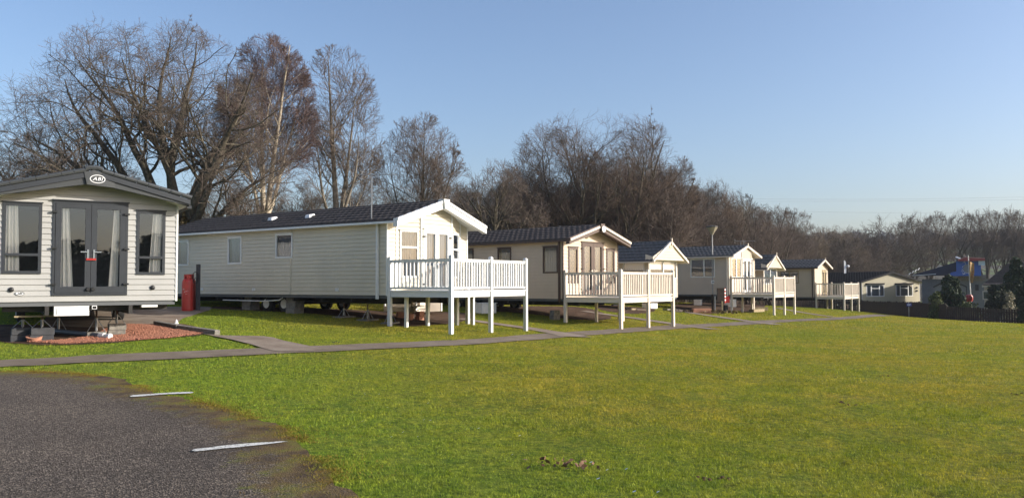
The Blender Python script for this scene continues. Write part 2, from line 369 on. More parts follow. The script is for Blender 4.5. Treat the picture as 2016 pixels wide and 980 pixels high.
def gp(px,py,zguess=None):
    """pixel -> point on the ground (march along the ray)"""
    d=at(px,py,1.0); Y=np.linspace(4,130,2600); zz=Z(d.x*Y,Y)-d.z*Y
    i=int(np.argmax(zz>0)) if (zz>0).any() else len(Y)-1
    return (d.x*Y[i],Y[i])
def in_poly(x,y,poly):
    x=np.asarray(x); y=np.asarray(y); c=np.zeros(x.shape,bool); n=len(poly)
    for i in range(n):
        x0,y0=poly[i]; x1,y1=poly[(i+1)%n]
        if y0==y1: continue
        t=((y0>y)!=(y1>y))&(x<(x1-x0)*(y-y0)/(y1-y0)+x0); c^=t
    return c
def seg_dist(x,y,pts,closed=False):
    d=np.full(np.shape(x),1e9); n=len(pts)
    for i in range(n if closed else n-1):
        x0,y0=pts[i]; x1,y1=pts[(i+1)%n]; dx,dy=x1-x0,y1-y0; L=dx*dx+dy*dy+1e-12
        t=np.clip(((x-x0)*dx+(y-y0)*dy)/L,0,1); d=np.minimum(d,np.hypot(x-x0-t*dx,y-y0-t*dy))
    return d
def resample(pts,st):
    out=[]; P=[np.array(p,float) for p in pts]
    # catmull-rom
    for i in range(len(P)-1):
        p0=P[max(i-1,0)];p1=P[i];p2=P[i+1];p3=P[min(i+2,len(P)-1)]; n=max(2,int(np.linalg.norm(p2-p1)/st))
        for k in range(n):
            t=k/n; out.append(.5*((2*p1)+(-p0+p2)*t+(2*p0-5*p1+4*p2-p3)*t*t+(-p0+3*p1-3*p2+p3)*t**3))
    out.append(P[-1]); return [tuple(q) for q in out]
def sheet(name,poly,m,off=.02,st=.25,kind='structure',edge=None,skirt=0):
    """a polygon draped over the ground, clipped by triangulating a grid of points inside it"""
    bm=bmesh.new(); vs=[bm.verts.new((x,y,0)) for x,y in poly]; bm.faces.new(vs)
    x0,x1=min(p[0] for p in poly),max(p[0] for p in poly); y0,y1=min(p[1] for p in poly),max(p[1] for p in poly)
    for a,b,ax in ((x0,x1,0),(y0,y1,1)):
        k=math.floor(a/st)*st+st
        while k<b:
            co_=(k,0,0) if ax==0 else (0,k,0); no=(1,0,0) if ax==0 else (0,1,0)
            bmesh.ops.bisect_plane(bm,geom=bm.verts[:]+bm.edges[:]+bm.faces[:],plane_co=co_,plane_no=no); k+=st
    xs=np.array([v.co.x for v in bm.verts]); ys=np.array([v.co.y for v in bm.verts]); zs=Z(xs,ys)+off
    for v,z in zip(bm.verts,zs): v.co.z=z
    bmesh.ops.recalc_face_normals(bm,faces=bm.faces)
    me=bpy.data.meshes.new(name); bm.to_mesh(me); bm.free()
    if me.polygons and me.polygons[0].normal.z<0: me.flip_normals()
    if edge is not None:
        at_=me.attributes.new('edge','FLOAT','POINT'); d=seg_dist(xs,ys,edge); at_.data.foreach_set('value',(d/1.6).astype(np.float32))
    o=new_obj(name,me,None,m)
    if kind: o['kind']=kind
    return o
BLOCKERS=[]   # polygons where no grass grows
rng=np.random.default_rng(7)
def rough_edge(pts,amp,st=.18,seed=1):
    r=np.random.default_rng(seed); q=resample(pts,st); out=[]
    ph=0
    for i,(x,y) in enumerate(q):
        ph=ph*.72+r.normal()*amp
        a=q[max(i-1,0)]; b=q[min(i+1,len(q)-1)]; nx_,ny_=-(b[1]-a[1]),b[0]-a[0]; L=math.hypot(nx_,ny_)+1e-9
        out.append((x+nx_/L*ph,y+ny_/L*ph))
    return out
def strip(name,pts,w,m,off=.02,amp=.02,kind='structure',seed=1,w2=None,st=.5):
    q=resample(pts,.6); L=[];Rr=[]; n=len(q)
    for i,(x,y) in enumerate(q):
        a=q[max(i-1,0)]; b=q[min(i+1,n-1)]; nx_,ny_=-(b[1]-a[1]),b[0]-a[0]; l=math.hypot(nx_,ny_)
        ww=(w+(w2-w)*i/(n-1) if w2 else w)/2
        L.append((x+nx_/l*ww,y+ny_/l*ww)); Rr.append((x-nx_/l*ww,y-ny_/l*ww))
    poly=rough_edge(L,amp,.3,seed)+rough_edge(Rr[::-1],amp,.3,seed+9)
    BLOCKERS.append(poly)
    return sheet(name,poly,m,off,st,kind)
# main tarmac path along the row
PATH=[gp(*p) for p in ((-60,721),(0,717.5),(300,702.5),(640,687.5),(887,676),(1000,668.5),(1100,660.5),(1200,653),(1300,646),(1400,640.5),(1500,634.5),(1600,629.5),(1680,625),(1745,620.5))]
strip('path',PATH,1.12,M['path'],off=.022,amp=.03,seed=3)
# side paths of paving
def pxpoly(*p): return [gp(*q) for q in p]
def slabsheet(px,seed,off=.03,amp=.012,m='slab',name='paving'):
    pts=pxpoly(*px); pts=rough_edge(pts+[pts[0]],amp,.3,seed)[:-1]; BLOCKERS.append(pts)
    return sheet(name,pts,M[m],off,.5)
slabsheet([(300,640),(340,640.5),(392,655),(430,662),(520,664),(560,673),(637,690),(545,694),(500,682),(460,671),(430,665),(380,655)],11)
strip('side_path',[gp(*p) for p in ((905,628),(960,636),(1040,647),(1100,657),(1135,664.5))],.62,M['slab'],off=.03,seed=21,w2=.95)
strip('side_path',[gp(*p) for p in ((1150,613),(1200,620.5),(1260,628.5),(1330,639),(1408,649))],.62,M['slab'],off=.03,seed=22,w2=.75)
strip('side_path',[gp(*p) for p in ((1325,608.5),(1360,616),(1430,626.5),(1530,639.5))],.7,M['slab'],off=.03,seed=23,w2=.8)
strip('side_path',[gp(*p) for p in ((1530,606.5),(1580,615.5),(1640,624.5))],.55,M['slab'],off=.03,seed=24)
# earth and old concrete below and behind the caravans
slabsheet([(100,620),(240,606),(350,604),(420,606),(360,628),(338,642),(190,648),(90,640)],31,off=.012,m='slab',name='concrete_base')
slabsheet([(-60,640),(60,640),(190,645),(345,637),(408,657),(300,668),(200,677),(60,679),(-60,664)],32,off=.016,m='dirt',name='earth')
slabsheet([(420,603),(560,606),(760,614),(770,628),(690,624),(600,617),(430,609)],33,off=.012,m='dirt',name='earth')
slabsheet([(780,612),(930,618),(905,634),(850,640),(780,640)],34,off=.014,m='dirt',name='earth')
slabsheet([(930,604),(1130,604),(1195,620),(1190,630),(1120,628),(1040,618),(925,610)],35,off=.014,m='dirt',name='earth')
slabsheet([(1180,600),(1275,606),(1290,612),(1250,618),(1180,609)],36,off=.014,m='dirt',name='earth')
slabsheet([(1330,600),(1520,600),(1500,608),(1440,611),(1390,617),(1335,609)],37,off=.014,m='dirt',name='earth')
# car park
LOTE=[gp(*p) for p in ((-120,731),(0,733),(100,734),(190,739),(240,746),(275,758),(330,776),(395,791),(465,810),(520,836),(565,866),(605,898),(650,932),(700,965),(760,1010))]
lot_edge=rough_edge(LOTE,.045,.15,5)
LOT=lot_edge+[(-.2,3.0),(-3,-8),(-22,-8),(-22,13)]
BLOCKERS.append(LOT)
sheet('car_park',LOT,M['asphalt'],.012,.25,edge=lot_edge)
def paint(px,seed):
    pts=[gp(*p) for p in px]; pts=rough_edge(pts+[pts[0]],.004,.05,seed)[:-1]; return sheet('road_marking',pts,M['linepaint'],.024,.5)
paint([(261,781.0),(330,776.0),(376,774.3),(375,776.8),(330,779.5),(262,784)],1)
paint([(383,889.5),(470,879.2),(557,872.5),(556,875.5),(470,884),(384,894)],2)
# gravel
GRAV=pxpoly((50,675),(110,672),(190,664),(205,650),(245,640),(300,641),(345,650),(408,657),(330,667),(220,674),(120,679))
BLOCKERS.append(GRAV); gs=sheet('gravel_bed',GRAV,M['gravel'],.024,.25)
def pebbles():
    r=np.random.default_rng(3); x0,x1=min(p[0] for p in GRAV),max(p[0] for p in GRAV); y0,y1=min(p[1] for p in GRAV),max(p[1] for p in GRAV)
    x=r.uniform(x0,x1,14000); y=r.uniform(y0,y1,14000); k=in_poly(x,y,GRAV); x=x[k];y=y[k]; n=len(x); z=Z(x,y)+.03
    base=np.array([(1,0,0),(-1,0,0),(0,1,0),(0,-1,0),(0,0,1),(0,0,-1)],float)
    f=np.array([(0,2,4),(2,1,4),(1,3,4),(3,0,4),(2,0,5),(1,2,5),(3,1,5),(0,3,5)])
    s=r.uniform(.01,.026,(n,1,1)); V=base[None]*s*r.uniform(.6,1.3,(n,1,3)); a=r.uniform(0,6.28,n); c,sn=np.cos(a)[:,None],np.sin(a)[:,None]
    X=V[:,:,0]*c-V[:,:,1]*sn; Y=V[:,:,0]*sn+V[:,:,1]*c; Vv=np.stack([X+x[:,None],Y+y[:,None],V[:,:,2]+z[:,None]+r.uniform(0,.01,(n,1))],-1).reshape(-1,3)
    Ff=(f[None]+np.arange(n)[:,None,None]*6).reshape(-1,3)
    o=new_obj('gravel',np_mesh('gravel',Vv,Ff),None,M['gravel']); tag(o,'loose red gravel spread in front of the grey caravan','gravel',kind='stuff')
pebbles()

# ------------------------------------------------------------ grass
CLW=[(a*math.cos(t),a*math.sin(t),t*7) for a,t in zip((1.3,2.2,3.1,4.4,5.9,7.7,9.8,12.3),(0.3,1.7,2.6,.9,2.1,.1,1.2,2.9))]
def grass():
    r=np.random.default_rng(12); VV=[];FF=[];base=0
    def ok(x,y):
        k=np.ones(len(x),bool)
        for p in BLOCKERS:
            bx=[q[0] for q in p]; by=[q[1] for q in p]
            m=(x>min(bx))&(x<max(bx))&(y>min(by))&(y<max(by))&k
            if m.any():
                i=np.where(m)[0]; k[i[in_poly(x[i],y[i],p)]]=False
        return k
    for y0,y1,dens,h,w in ((4.5,9,4200,.019,.0062),(9,14,2400,.022,.0085),(14,22,1000,.026,.012),(22,36,400,.032,.018),(36,66,130,.04,.032)):
        a=.66; area=a*(y1*y1-y0*y0)+2*(y1-y0)
        n=int(area*dens); y=np.sqrt(r.uniform(y0*y0,y1*y1,n)); x=r.uniform(-1,1,n)*(y*a+1)
        k=ok(x,y); x=x[k];y=y[k]; n=len(x); z=Z(x,y)
        cl=sum(np.sin(x*fx+y*fy+ph) for fx,fy,ph in CLW)/len(CLW)**.5; hh=h*r.uniform(.45,1.3,n)*np.clip(1+.35*cl,.5,1.8); ww=w*r.uniform(.6,1.3,n); an=r.uniform(0,6.283,n); le=r.uniform(.1,1.1,n)*hh; la=r.uniform(0,6.283,n)
        dx,dy=np.cos(an)*ww/2,np.sin(an)*ww/2; tx,ty=np.cos(la)*le,np.sin(la)*le
        P0=np.c_[x-dx,y-dy,z-.004]; P1=np.c_[x+dx,y+dy,z-.004]; P2=np.c_[x+tx,y+ty,z+hh]
        VV.append(np.stack([P0,P1,P2],1).reshape(-1,3)); FF.append(np.arange(n*3).reshape(-1,3)+base); base+=n*3
    o=new_obj('grass',np_mesh('grass',np.concatenate(VV),np.concatenate(FF)),None,M['blade'])
    tag(o,'short mown green grass of the open field and caravan plots','grass',kind='stuff')
grass()
# ------------------------------------------------------------ caravans
def clad(mb,o,e,n,L,top,openings=(),pitch=.125,dep=.017,z0=0.0,off=0.0):
    """shiplap boards on a wall: o origin, e along, n outwards, top = concave polyline (s,z)"""
    zt=max(z for s,z in top); zb=set([z0,zt]); k=z0
    while k<zt:
        zb.add(round(k,5))
        if k+pitch*.9<zt: zb.add(round(k+pitch*.9,5))
        k+=pitch
    for s,z in top: zb.add(z)
    for a in openings: zb.add(a[1]); zb.add(a[3])
    zb=sorted(z for z in zb if z0<=z<=zt)
    def rng_(z):
        l,r=0.0,L
        if z>top[0][1]+1e-9:
            l=None
            for (sa,za),(sb,zb_) in zip(top,top[1:]):
                if za<=z<=zb_ and zb_>za: l=sa+(sb-sa)*(z-za)/(zb_-za); break
        if z>top[-1][1]+1e-9:
            r=None
            for (sa,za),(sb,zb_) in zip(top,top[1:]):
                if zb_<=z<=za and za>zb_: r=sa+(sb-sa)*(za-z)/(za-zb_)
        return l,r
    P=lambda s,z,d:(o[0]+e[0]*s+n[0]*d,o[1]+e[1]*s+n[1]*d,z)
    for za,zc in zip(zb,zb[1:]):
        if zc-za<1e-4: continue
        la,ra=rng_(za+1e-6); lc,rc=rng_(zc-1e-6)
        if None in (la,ra,lc,rc): continue
        zm=(za+zc)/2; kk=math.floor((zm-z0)/pitch+1e-6); f=lambda z:1-(z-z0-kk*pitch)/pitch
        da=off+dep*f(za); dc=off+dep*f(zc)
        if f(zm)<.1: da=dc=off-.004
        cuts=[(a[0],a[2]) for a in openings if a[1]-1e-6<=za and zc<=a[3]+1e-6]; cuts.sort()
        xs=[]; cur=('l',)
        segs=[]; left=None
        pts=[None]+[c for c in cuts]+[None]
        for i in range(len(cuts)+1):
            A=(la,lc) if i==0 else (cuts[i-1][1],)*2
            B=(ra,rc) if i==len(cuts) else (cuts[i][0],)*2
            if B[0]-A[0]>1e-4 or B[1]-A[1]>1e-4:
                mb.quad(P(A[0],za,da),P(B[0],za,da),P(max(B[1],A[1]),zc,dc),P(min(A[1],B[1]),zc,dc))
                if abs(za-(z0+kk*pitch))<1e-4: mb.quad(P(A[0],za,da),P(A[0],za,off),P(B[0],za,off),P(B[0],za,da))

def drape(mb,o,e,n,s0,s1,z0,z1,d,waves=.09,amp=.022,squeeze=0.0,seed=0,pull=0):
    """a hanging curtain; squeeze narrows it at the foot towards s0 (-) or s1 (+)"""
    r=random.Random(seed); ns=max(8,int((s1-s0)/.018)); nz=8; ph=r.random()*6; rows=[]
    for j in range(nz+1):
        t=j/nz; z=z1+(z0-z1)*t; row=[]
        for i in range(ns+1):
            u=i/ns; s=s0+(s1-s0)*u
            k=1+pull*t
            s_=(s1-(s1-s)*k) if pull>0 else (s0+(s-s0)*(1-pull*0+(-pull)*t))if pull<0 else s
            dd=d+amp*math.sin(u*(s1-s0)/waves*6.283+ph)+amp*.4*math.sin(u*(s1-s0)/waves*2.7+ph*2+t)
            row.append((o[0]+e[0]*s_+n[0]*dd,o[1]+e[1]*s_+n[1]*dd,z))
        rows.append(row)
    for a,b in zip(rows,rows[1:]):
        for i in range(ns): mb.quad(a[i],a[i+1],b[i+1],b[i])

def window(root,o,e,n,s0,z0,s1,z1,m,style='plain',cur='net',fw=.055,name='window',proud=.03,seed=0,cm='curtain'):
    f=MB(); f.ob(o,e,n,s0,s1,z0,z0+fw,-.035,proud); f.ob(o,e,n,s0,s1,z1-fw,z1,-.035,proud)
    f.ob(o,e,n,s0,s0+fw,z0+fw,z1-fw,-.035,proud-.002); f.ob(o,e,n,s1-fw,s1,z0+fw,z1-fw,-.035,proud-.002)
    f.ob(o,e,n,s0-.02,s1+.02,z1+.001,z1+.022,.0,proud+.03)     # drip rail
    mid=[]
    if style=='transom': zt=z1-(z1-z0)*.36; f.ob(o,e,n,s0+fw,s1-fw,zt-.03,zt+.03,-.03,proud-.004)
    if style=='lowtransom': zt=z0+(z1-z0)*.27; f.ob(o,e,n,s0+fw,s1-fw,zt-.028,zt+.028,-.03,proud+.008)
    if style in('mullion','mullion_transom'): sm=(s0+s1)/2; f.ob(o,e,n,sm-.04,sm+.04,z0+fw,z1-fw,-.03,proud-.004)
    if style=='triple':
        for q in (.27,.73): sm=s0+(s1-s0)*q; f.ob(o,e,n,sm-.06,sm+.06,z0+fw,z1-fw,-.03,proud-.004)
        a=s0+(s1-s0)*.27+.06; b=s0+(s1-s0)*.73-.06; zt=z1-(z1-z0)*.3; f.ob(o,e,n,a,b,zt-.03,zt+.03,-.03,proud-.006)
    if style=='lean': sm=s0+(s1-s0)*.56; f.ob(o,e,n,sm-.04,sm+.04,z0+fw,z1-fw,-.03,proud-.004)
    fo=f.build(name,m,root,bevel=0)
    p=MB(); P=lambda s,z,d:(o[0]+e[0]*s+n[0]*d,o[1]+e[1]*s+n[1]*d,z)
    p.quad(P(s0+fw-.005,z0+fw-.005,0),P(s1-fw+.005,z0+fw-.005,0),P(s1-fw+.005,z1-fw+.005,0),P(s0+fw-.005,z1-fw+.005,0))
    p.build('pane',M['glass'],fo)
    c=MB(); w=s1-s0
    if cur=='net': drape(c,o,e,n,s0+fw,s1-fw,z0+fw*.5,z1-fw*.5,-.10,seed=seed)
    if cur=='net': c.build('net_curtain',M['net'],fo)
    if cur=='sides':
        drape(c,o,e,n,s0+.03,s0+w*.30,z0+.02,z1-.02,-.055,seed=seed,waves=.06,pull=-.35); 
        c.build('curtain',M[cm],fo,smooth=True); c=MB(); drape(c,o,e,n,s1-w*.24,s1-.03,z0+.02,z1-.02,-.055,seed=seed+4,waves=.06,pull=.3); c.build('curtain',M[cm],fo,smooth=True)
    if cur=='left': drape(c,o,e,n,s0+.03,s0+w*.38,z0+.02,z1-.02,-.055,seed=seed,waves=.055,pull=-.2); c.build('curtain',M[cm],fo,smooth=True)
    if cur=='right': drape(c,o,e,n,s1-w*.42,s1-w*.12,z0+.02,z1-.02,-.055,seed=seed,waves=.055,pull=.45); c.build('curtain',M[cm],fo,smooth=True)
    if cur=='blind':
        for a,b in ((s0+fw,(s0+s1)/2-.04),((s0+s1)/2+.04,s1-fw)) if style=='mullion' else ((s0+fw,s1-fw),):
            k=MB(); k.ob(o,e,n,a,b,z0+(z1-z0)*.5,z1-.05,-.075,-.068)
            ko=k.build('blind',M['curtain'],fo)
            k=MB(); q=a+.08
            while q<b-.04: k.ob(o,e,n,q-.014,q+.014,z0+(z1-z0)*.53,z0+(z1-z0)*.53+.03,-.067,-.064); q+=.11
            k.build('blind_trim',M['greypipe'],fo)
    return fo

def french(root,o,e,n,s0,z0,s1,z1,m,cur='net',seed=0,stile=.10,hinges=True,hm='black'):
    f=MB(); fw=.05
    f.ob(o,e,n,s0,s1,z1-fw,z1,-.04,.035); f.ob(o,e,n,s0,s1,z0,z0+fw,-.04,.035)
    f.ob(o,e,n,s0,s0+fw,z0+fw,z1-fw,-.04,.033); f.ob(o,e,n,s1-fw,s1,z0+fw,z1-fw,-.04,.033)
    f.ob(o,e,n,s0-.02,s1+.02,z1+.001,z1+.025,0,.075)
    fo=f.build('door_frame',m,root); sm=(s0+s1)/2
    for i,(a,b) in enumerate(((s0+fw+.004,sm-.004),(sm+.004,s1-fw-.004))):
        d=MB(); zb,zt=z0+fw+.004,z1-fw-.004
        d.ob(o,e,n,a,b,zt-stile*.9,zt,-.03,.045); d.ob(o,e,n,a,b,zb,zb+stile*1.25,-.03,.045)
        d.ob(o,e,n,a,a+stile,zb+stile*1.25,zt-stile*.9,-.03,.043); d.ob(o,e,n,b-stile,b,zb+stile*1.25,zt-stile*.9,-.03,.043)
        do=d.build('door',m,root)
        p=MB(); P=lambda s,z,dd:(o[0]+e[0]*s+n[0]*dd,o[1]+e[1]*s+n[1]*dd,z)
        p.quad(P(a+stile-.005,zb+stile*1.25-.005,.005),P(b-stile+.005,zb+stile*1.25-.005,.005),P(b-stile+.005,zt-stile*.9+.005,.005),P(a+stile-.005,zt-stile*.9+.005,.005))
        p.build('pane',M['glass'],do)
        hs=(b-stile*.5) if i==0 else (a+stile*.5)
        h=MB(); zc=z0+(z1-z0)*.44; h.ob(o,e,n,hs-.018,hs+.018,zc-.13,zc+.10,.045,.06); q=-1 if i==0 else 1
        h.ob(o,e,n,min(hs,hs+q*.15),max(hs,hs+q*.15),zc+.035,zc+.06,.06,.09); h.build('handle',M['chrome'],do)
        if hinges:
            for k,zz in enumerate((.12,.5,.88)):
                hh=MB(); z=z0+(z1-z0)*zz; hs2=s0+.03 if i==0 else s1-.03
                hh.ob(o,e,n,hs2-.055,hs2+.055,z-.02,z+.02,.047,.085); hh.build('hinge',M[hm],do)
        w=b-a
        if cur=='net': c=MB(); drape(c,o,e,n,a+stile*.6,b-stile*.6,zb+.05,zt-.05,-.10,seed=seed+i); c.build('net_curtain',M['net'],do)
        if cur=='tied':
            c=MB()
            if i==0: drape(c,o,e,n,a+stile-.01,a+stile+w*.20,zb+.06,zt-.05,-.055,seed=seed,waves=.06,pull=-.75)
            else: drape(c,o,e,n,b-stile-w*.17,b-stile-.02,zb+.06,zt-.05,-.055,seed=seed+3,waves=.06,pull=1.0)
            c.build('curtain',M['curtain'],do,smooth=True)
    return fo

def roof_side(x_e,z_e,x_r,z_r,y0,y1,tp=.21,course=.36,wave=None,saw=None,th=.05):
    wave=wave or tp*.21; saw=saw or course*.12
    sl=math.hypot(x_r-x_e,z_r-z_e); nC=max(3,round(sl/course)); nl=int((y1-y0)/tp*4)+1
    ux,uz=(x_e-x_r)/sl,(z_e-z_r)/sl; nx_,nz_=(-uz,ux) if (x_e<x_r) else (uz,-ux)
    if nz_<0: nx_,nz_=-nx_,-nz_
    ys=np.linspace(y0,y1,nl); wv=wave*(np.abs(np.sin(np.pi*(ys-y0)/tp))**.6)
    rows=[];
    for c in range(nC):
        for fr in (0,.5,1.0):
            t=(c+fr)/nC*sl; h=wv+saw*fr+.004
            st=np.where((np.floor((ys-y0)/tp+.0)%2)==0,0,0)
            rows.append(np.c_[x_r+ux*t+nx_*h,ys,np.full(nl,z_r+uz*t)+nz_*h])
    # lip back to the deck
    rows.append(np.c_[np.full(nl,x_e)-0*ys,ys,np.full(nl,z_e)])
    V=np.concatenate(rows); k=len(rows); I=np.arange(k*nl).reshape(k,nl)
    Fq=np.c_[I[:-1,:-1].ravel(),I[:-1,1:].ravel(),I[1:,1:].ravel(),I[1:,:-1].ravel()]
    if x_e>x_r: Fq=Fq[:,::-1]
    return V,Fq

def text_mesh(s,size,shear=0,bold=0,extr=.004,parent=None,m=None,loc=(0,0,0),rz=0,name='lettering',sp=1.0,sx=1.0):
    cu=bpy.data.curves.new(name,'FONT'); cu.body=s; cu.size=size; cu.shear=shear; cu.offset=bold; cu.extrude=extr; cu.align_x='CENTER'; cu.align_y='CENTER'; cu.space_character=sp
    tmp=bpy.data.objects.new('tmp',cu); COL.objects.link(tmp); dg=bpy.context.evaluated_depsgraph_get(); dg.update()
    me=bpy.data.meshes.new_from_object(tmp.evaluated_get(dg)); bpy.data.objects.remove(tmp)
    me.transform(Matrix.Scale(sx,4,(1,0,0))); me.transform(Matrix.Rotation(R(90),4,'X')); o=new_obj(name,me,parent,m); o.location=loc; o.rotation_euler=(0,0,rz); return o
def badge(root,x,y,z,w,h,ring,ink,txt='ABI',fill=None):
    b=MB(); n=28
    if fill:
        b.hexa([(x+w/2*math.cos(2*math.pi*k/n),y,z+h/2*math.sin(2*math.pi*k/n)) for k in range(n)],[(x+w/2*math.cos(2*math.pi*k/n),y-.008,z+h/2*math.sin(2*math.pi*k/n)) for k in range(n)])
    bo=b.build('badge',fill or ring,root) if fill else None
    r=MB(); t=.08*h
    for k in range(n):
        a0,a1=2*math.pi*k/n,2*math.pi*(k+1)/n
        q=[]
        for a in (a0,a1):
            c,s=math.cos(a),math.sin(a); q.append(((x+w/2*c,z+h/2*s),(x+(w/2-t)*c,z+(h/2-t)*s)))
        F_=[(q[0][0][0],y-.009,q[0][0][1]),(q[1][0][0],y-.009,q[1][0][1]),(q[1][1][0],y-.009,q[1][1][1]),(q[0][1][0],y-.009,q[0][1][1])]
        Bk=[(a,y-.016,c) for a,_,c in F_]; r.hexa(F_,Bk)
    ro=r.build('badge_ring' if fill else 'badge',ring,root if not fill else bo)
    text_mesh(txt,h*.56,.30,h*.008,.004,root if False else (bo or ro),ink,(x,y-.014,z),0,'lettering',1.12,1.15)

def caravan(A,th,W,H,Rr,L,wall,trim,frame,roof,label,front='flat',ovf=.55,ovs=.2,fwin=(),fdoor=None,swin=(),rwin=(),downs=(),barge='box',bargem=None,pitch=.125,cat='static caravan',axle=None,group='static caravans in the row',name='static_caravan',tp=.27,course=.40,plan=None,gutm=None,ground=.9,centre_open=None):
    root=empty(name,A,th,label,cat,group)
    Mw,Mt,Mf,Mr=M[wall],M[trim],M[frame],M[roof]
    if plan is None: plan=[(0,0),(W,0)]
    zr=lambda x: H+.02+(Rr-.10)*(1-abs(x-W/2)/(W/2))      # underside of the roof
    w=MB(); o3=lambda p:(p[0],p[1],0)
    # front
    for i,(p,q) in enumerate(zip(plan,plan[1:])):
        Ls=math.hypot(q[0]-p[0],q[1]-p[1]); e=((q[0]-p[0])/Ls,(q[1]-p[1])/Ls); n=(e[1],-e[0])
        top=[(0,zr(p[0]))]+([(Ls*(W/2-p[0])/(q[0]-p[0]),zr(W/2))] if p[0]<W/2-.01<q[0]-.02 else [])+[(Ls,zr(q[0]))]
        ops=[(a[1],a[2],a[3],a[4]) for a in fwin if a[0]==i]+([fdoor[1:5]] if fdoor and fdoor[0]==i else [])
        clad(w,o3(p),e,n,Ls,top,ops,pitch)
        for k,a in enumerate(fwin):
            if a[0]==i: window(root,o3(p),e,n,a[1],a[2],a[3],a[4],Mf,a[5],a[6],seed=k*7+i,fw=a[7] if len(a)>7 else .055)
        if fdoor and fdoor[0]==i: french(root,o3(p),e,n,*fdoor[1:5],Mf,fdoor[5],seed=5,stile=fdoor[6] if len(fdoor)>6 else .1)
        if i>0:
            c=MB(); c.box(p[0]-.03,p[1]-.03,0.0,p[0]+.03,p[1]+.03,zr(p[0])); c.build('corner_trim',Mt,root)
    # near side (x=0), outward -x ; s runs from the far end to the front
    o=(0,L,0); e=(0,-1); n=(-1,0)
    clad(w,o,e,n,L,[(0,H),(L,H)],[(L-a[2],a[1],L-a[0],a[3]) for a in swin],pitch)
    for k,a in enumerate(swin): window(root,o,e,n,L-a[2],a[1],L-a[0],a[3],Mf,a[4],a[5],seed=k*5+1,fw=.06)
    # far side and back
    clad(w,(W,0,0),(0,1),(1,0),L,[(0,H),(L,H)],[(a[0],a[1],a[2],a[3]) for a in rwin],pitch)
    for k,a in enumerate(rwin): window(root,(W,0,0),(0,1),(1,0),a[0],a[1],a[2],a[3],Mf,a[4],a[5],seed=k*5+2,fw=.06)
    clad(w,(W,L,0),(-1,0),(0,1),W,[(0,H),(W/2,zr(W/2)),(W,H)],(),pitch)
    w.build('wall',Mw,root)
    # floor, ceiling, inner linings (dark)
    fl=MB(); fl.box(.03,.02,-.10,W-.03,L-.02,-.001)
    if len(plan)>2: fl.hexa([(x,y-.0,-.10) for x,y in plan],[(x,y,-.002) for x,y in plan])
    fl.build('floor',M['interior'],root)
    li=MB(); li.quad((W-.06,.1,0),(W-.06,L-.1,0),(W-.06,L-.1,H),(W-.06,.1,H)) if not rwin else None
    li.quad((.05,3.4,0),(W-.06,3.4,0),(W-.06,3.4,H),(.05,3.4,H)); li.quad((0.02,.02,H-.01),(W-.02,.02,H-.01),(W-.02,L-.02,H-.01),(.02,L-.02,H-.01))
    li.build('lining',M['interior'],root)
    # corner posts
    for x,y in ((0,0),(W,0),(0,L),(W,L)):
        c=MB(); s=.045; c.box(x-(.022 if x==0 else s-.022),y-(.022 if y==0 else s-.022),-.02,x+(s-.022 if x==0 else .022),y+(s-.022 if y==0 else .022),zr(x)-.01); c.build('corner_trim',Mt,root)
    # roof
    sl=(Rr-.02)/(W/2)
    ze=H+Rr-sl*(W/2+ovs)-.03; zt=H+Rr-.03
    for xe,xr in ((-ovs,W/2),(W+ovs,W/2)):
        V1,F1=roof_side(xe,ze,xr,zt,-ovf,L+.15,tp,course)
        new_obj('roof_tiles',np_mesh('roof_tiles',V1,F1),root,Mr)
        u=MB(); d=.045
        u.quad((xe,-ovf+.01,ze-.003),(xr,-ovf+.01,zt-.003),(xr,L+.14,zt-.003),(xe,L+.14,ze-.003))
        u.quad((xe,-ovf+.01,ze-d),(xr,-ovf+.01,zt-d),(xr,L+.14,zt-d),(xe,L+.14,ze-d)); u.quad((xe,-ovf+.01,ze-.003),(xe,L+.14,ze-.003),(xe,L+.14,ze-d),(xe,-ovf+.01,ze-d)); u.build('soffit',Mt,root)
    rc=MB(); rc.tube([(W/2,-ovf-.02,zt+.035),(W/2,L+.17,zt+.035)],.065,8); rc.build('ridge_cap',Mr,root)
    # gutters and downpipes
    gm=M[gutm] if gutm else Mt
    for sx,xe in ((-1,-ovs),(1,W+ovs)):
        gt=MB(); x0,x1=sorted((xe-sx*.02,xe+sx*.085)); gt.box(x0,-ovf+.05,ze-.075,x1,L+.12,ze-.01); gt.build('gutter',gm,root)
    for k,yd in enumerate(downs):
        dp=MB(); dp.box(-.085,yd-.04,-.12,-.016,yd+.04,H-.05); dp.bar((-.05,yd,H-.06),(-ovs-.02,yd,ze-.05),.06); dp.box(-.09,yd-.055,H*.43,-.014,yd+.055,H*.43+.03); dp.build('downpipe',gm,root)
    # barge boards
    Bm=M[bargem] if bargem else Mt
    if barge=='box':
        for sx in (-1,1):
            b=MB(); xe=-ovs-.06 if sx<0 else W+ovs+.06; zee=H+Rr-sl*(W/2+ovs+.06)
            cx=W/2; y0,y1=-ovf-.02,-ovf+.12; hb=.20
            a=[(xe,zee-hb),(cx,H+Rr-hb-.02),(cx,H+Rr+.05),(xe,zee+.05)]
            b.hexa([(x,y1,z) for x,z in a],[(x,y0-.03,z) for x,z in a])
            a2=[(xe,zee-.02),(cx,H+Rr-.03),(cx,H+Rr+.065),(xe,zee+.065)]
            b.hexa([(x,y0-.031,z) for x,z in a2],[(x,y0-.06,z) for x,z in a2]); b.build('barge_board',Bm,root)
        k=MB(); cx=W/2; zc=H+Rr
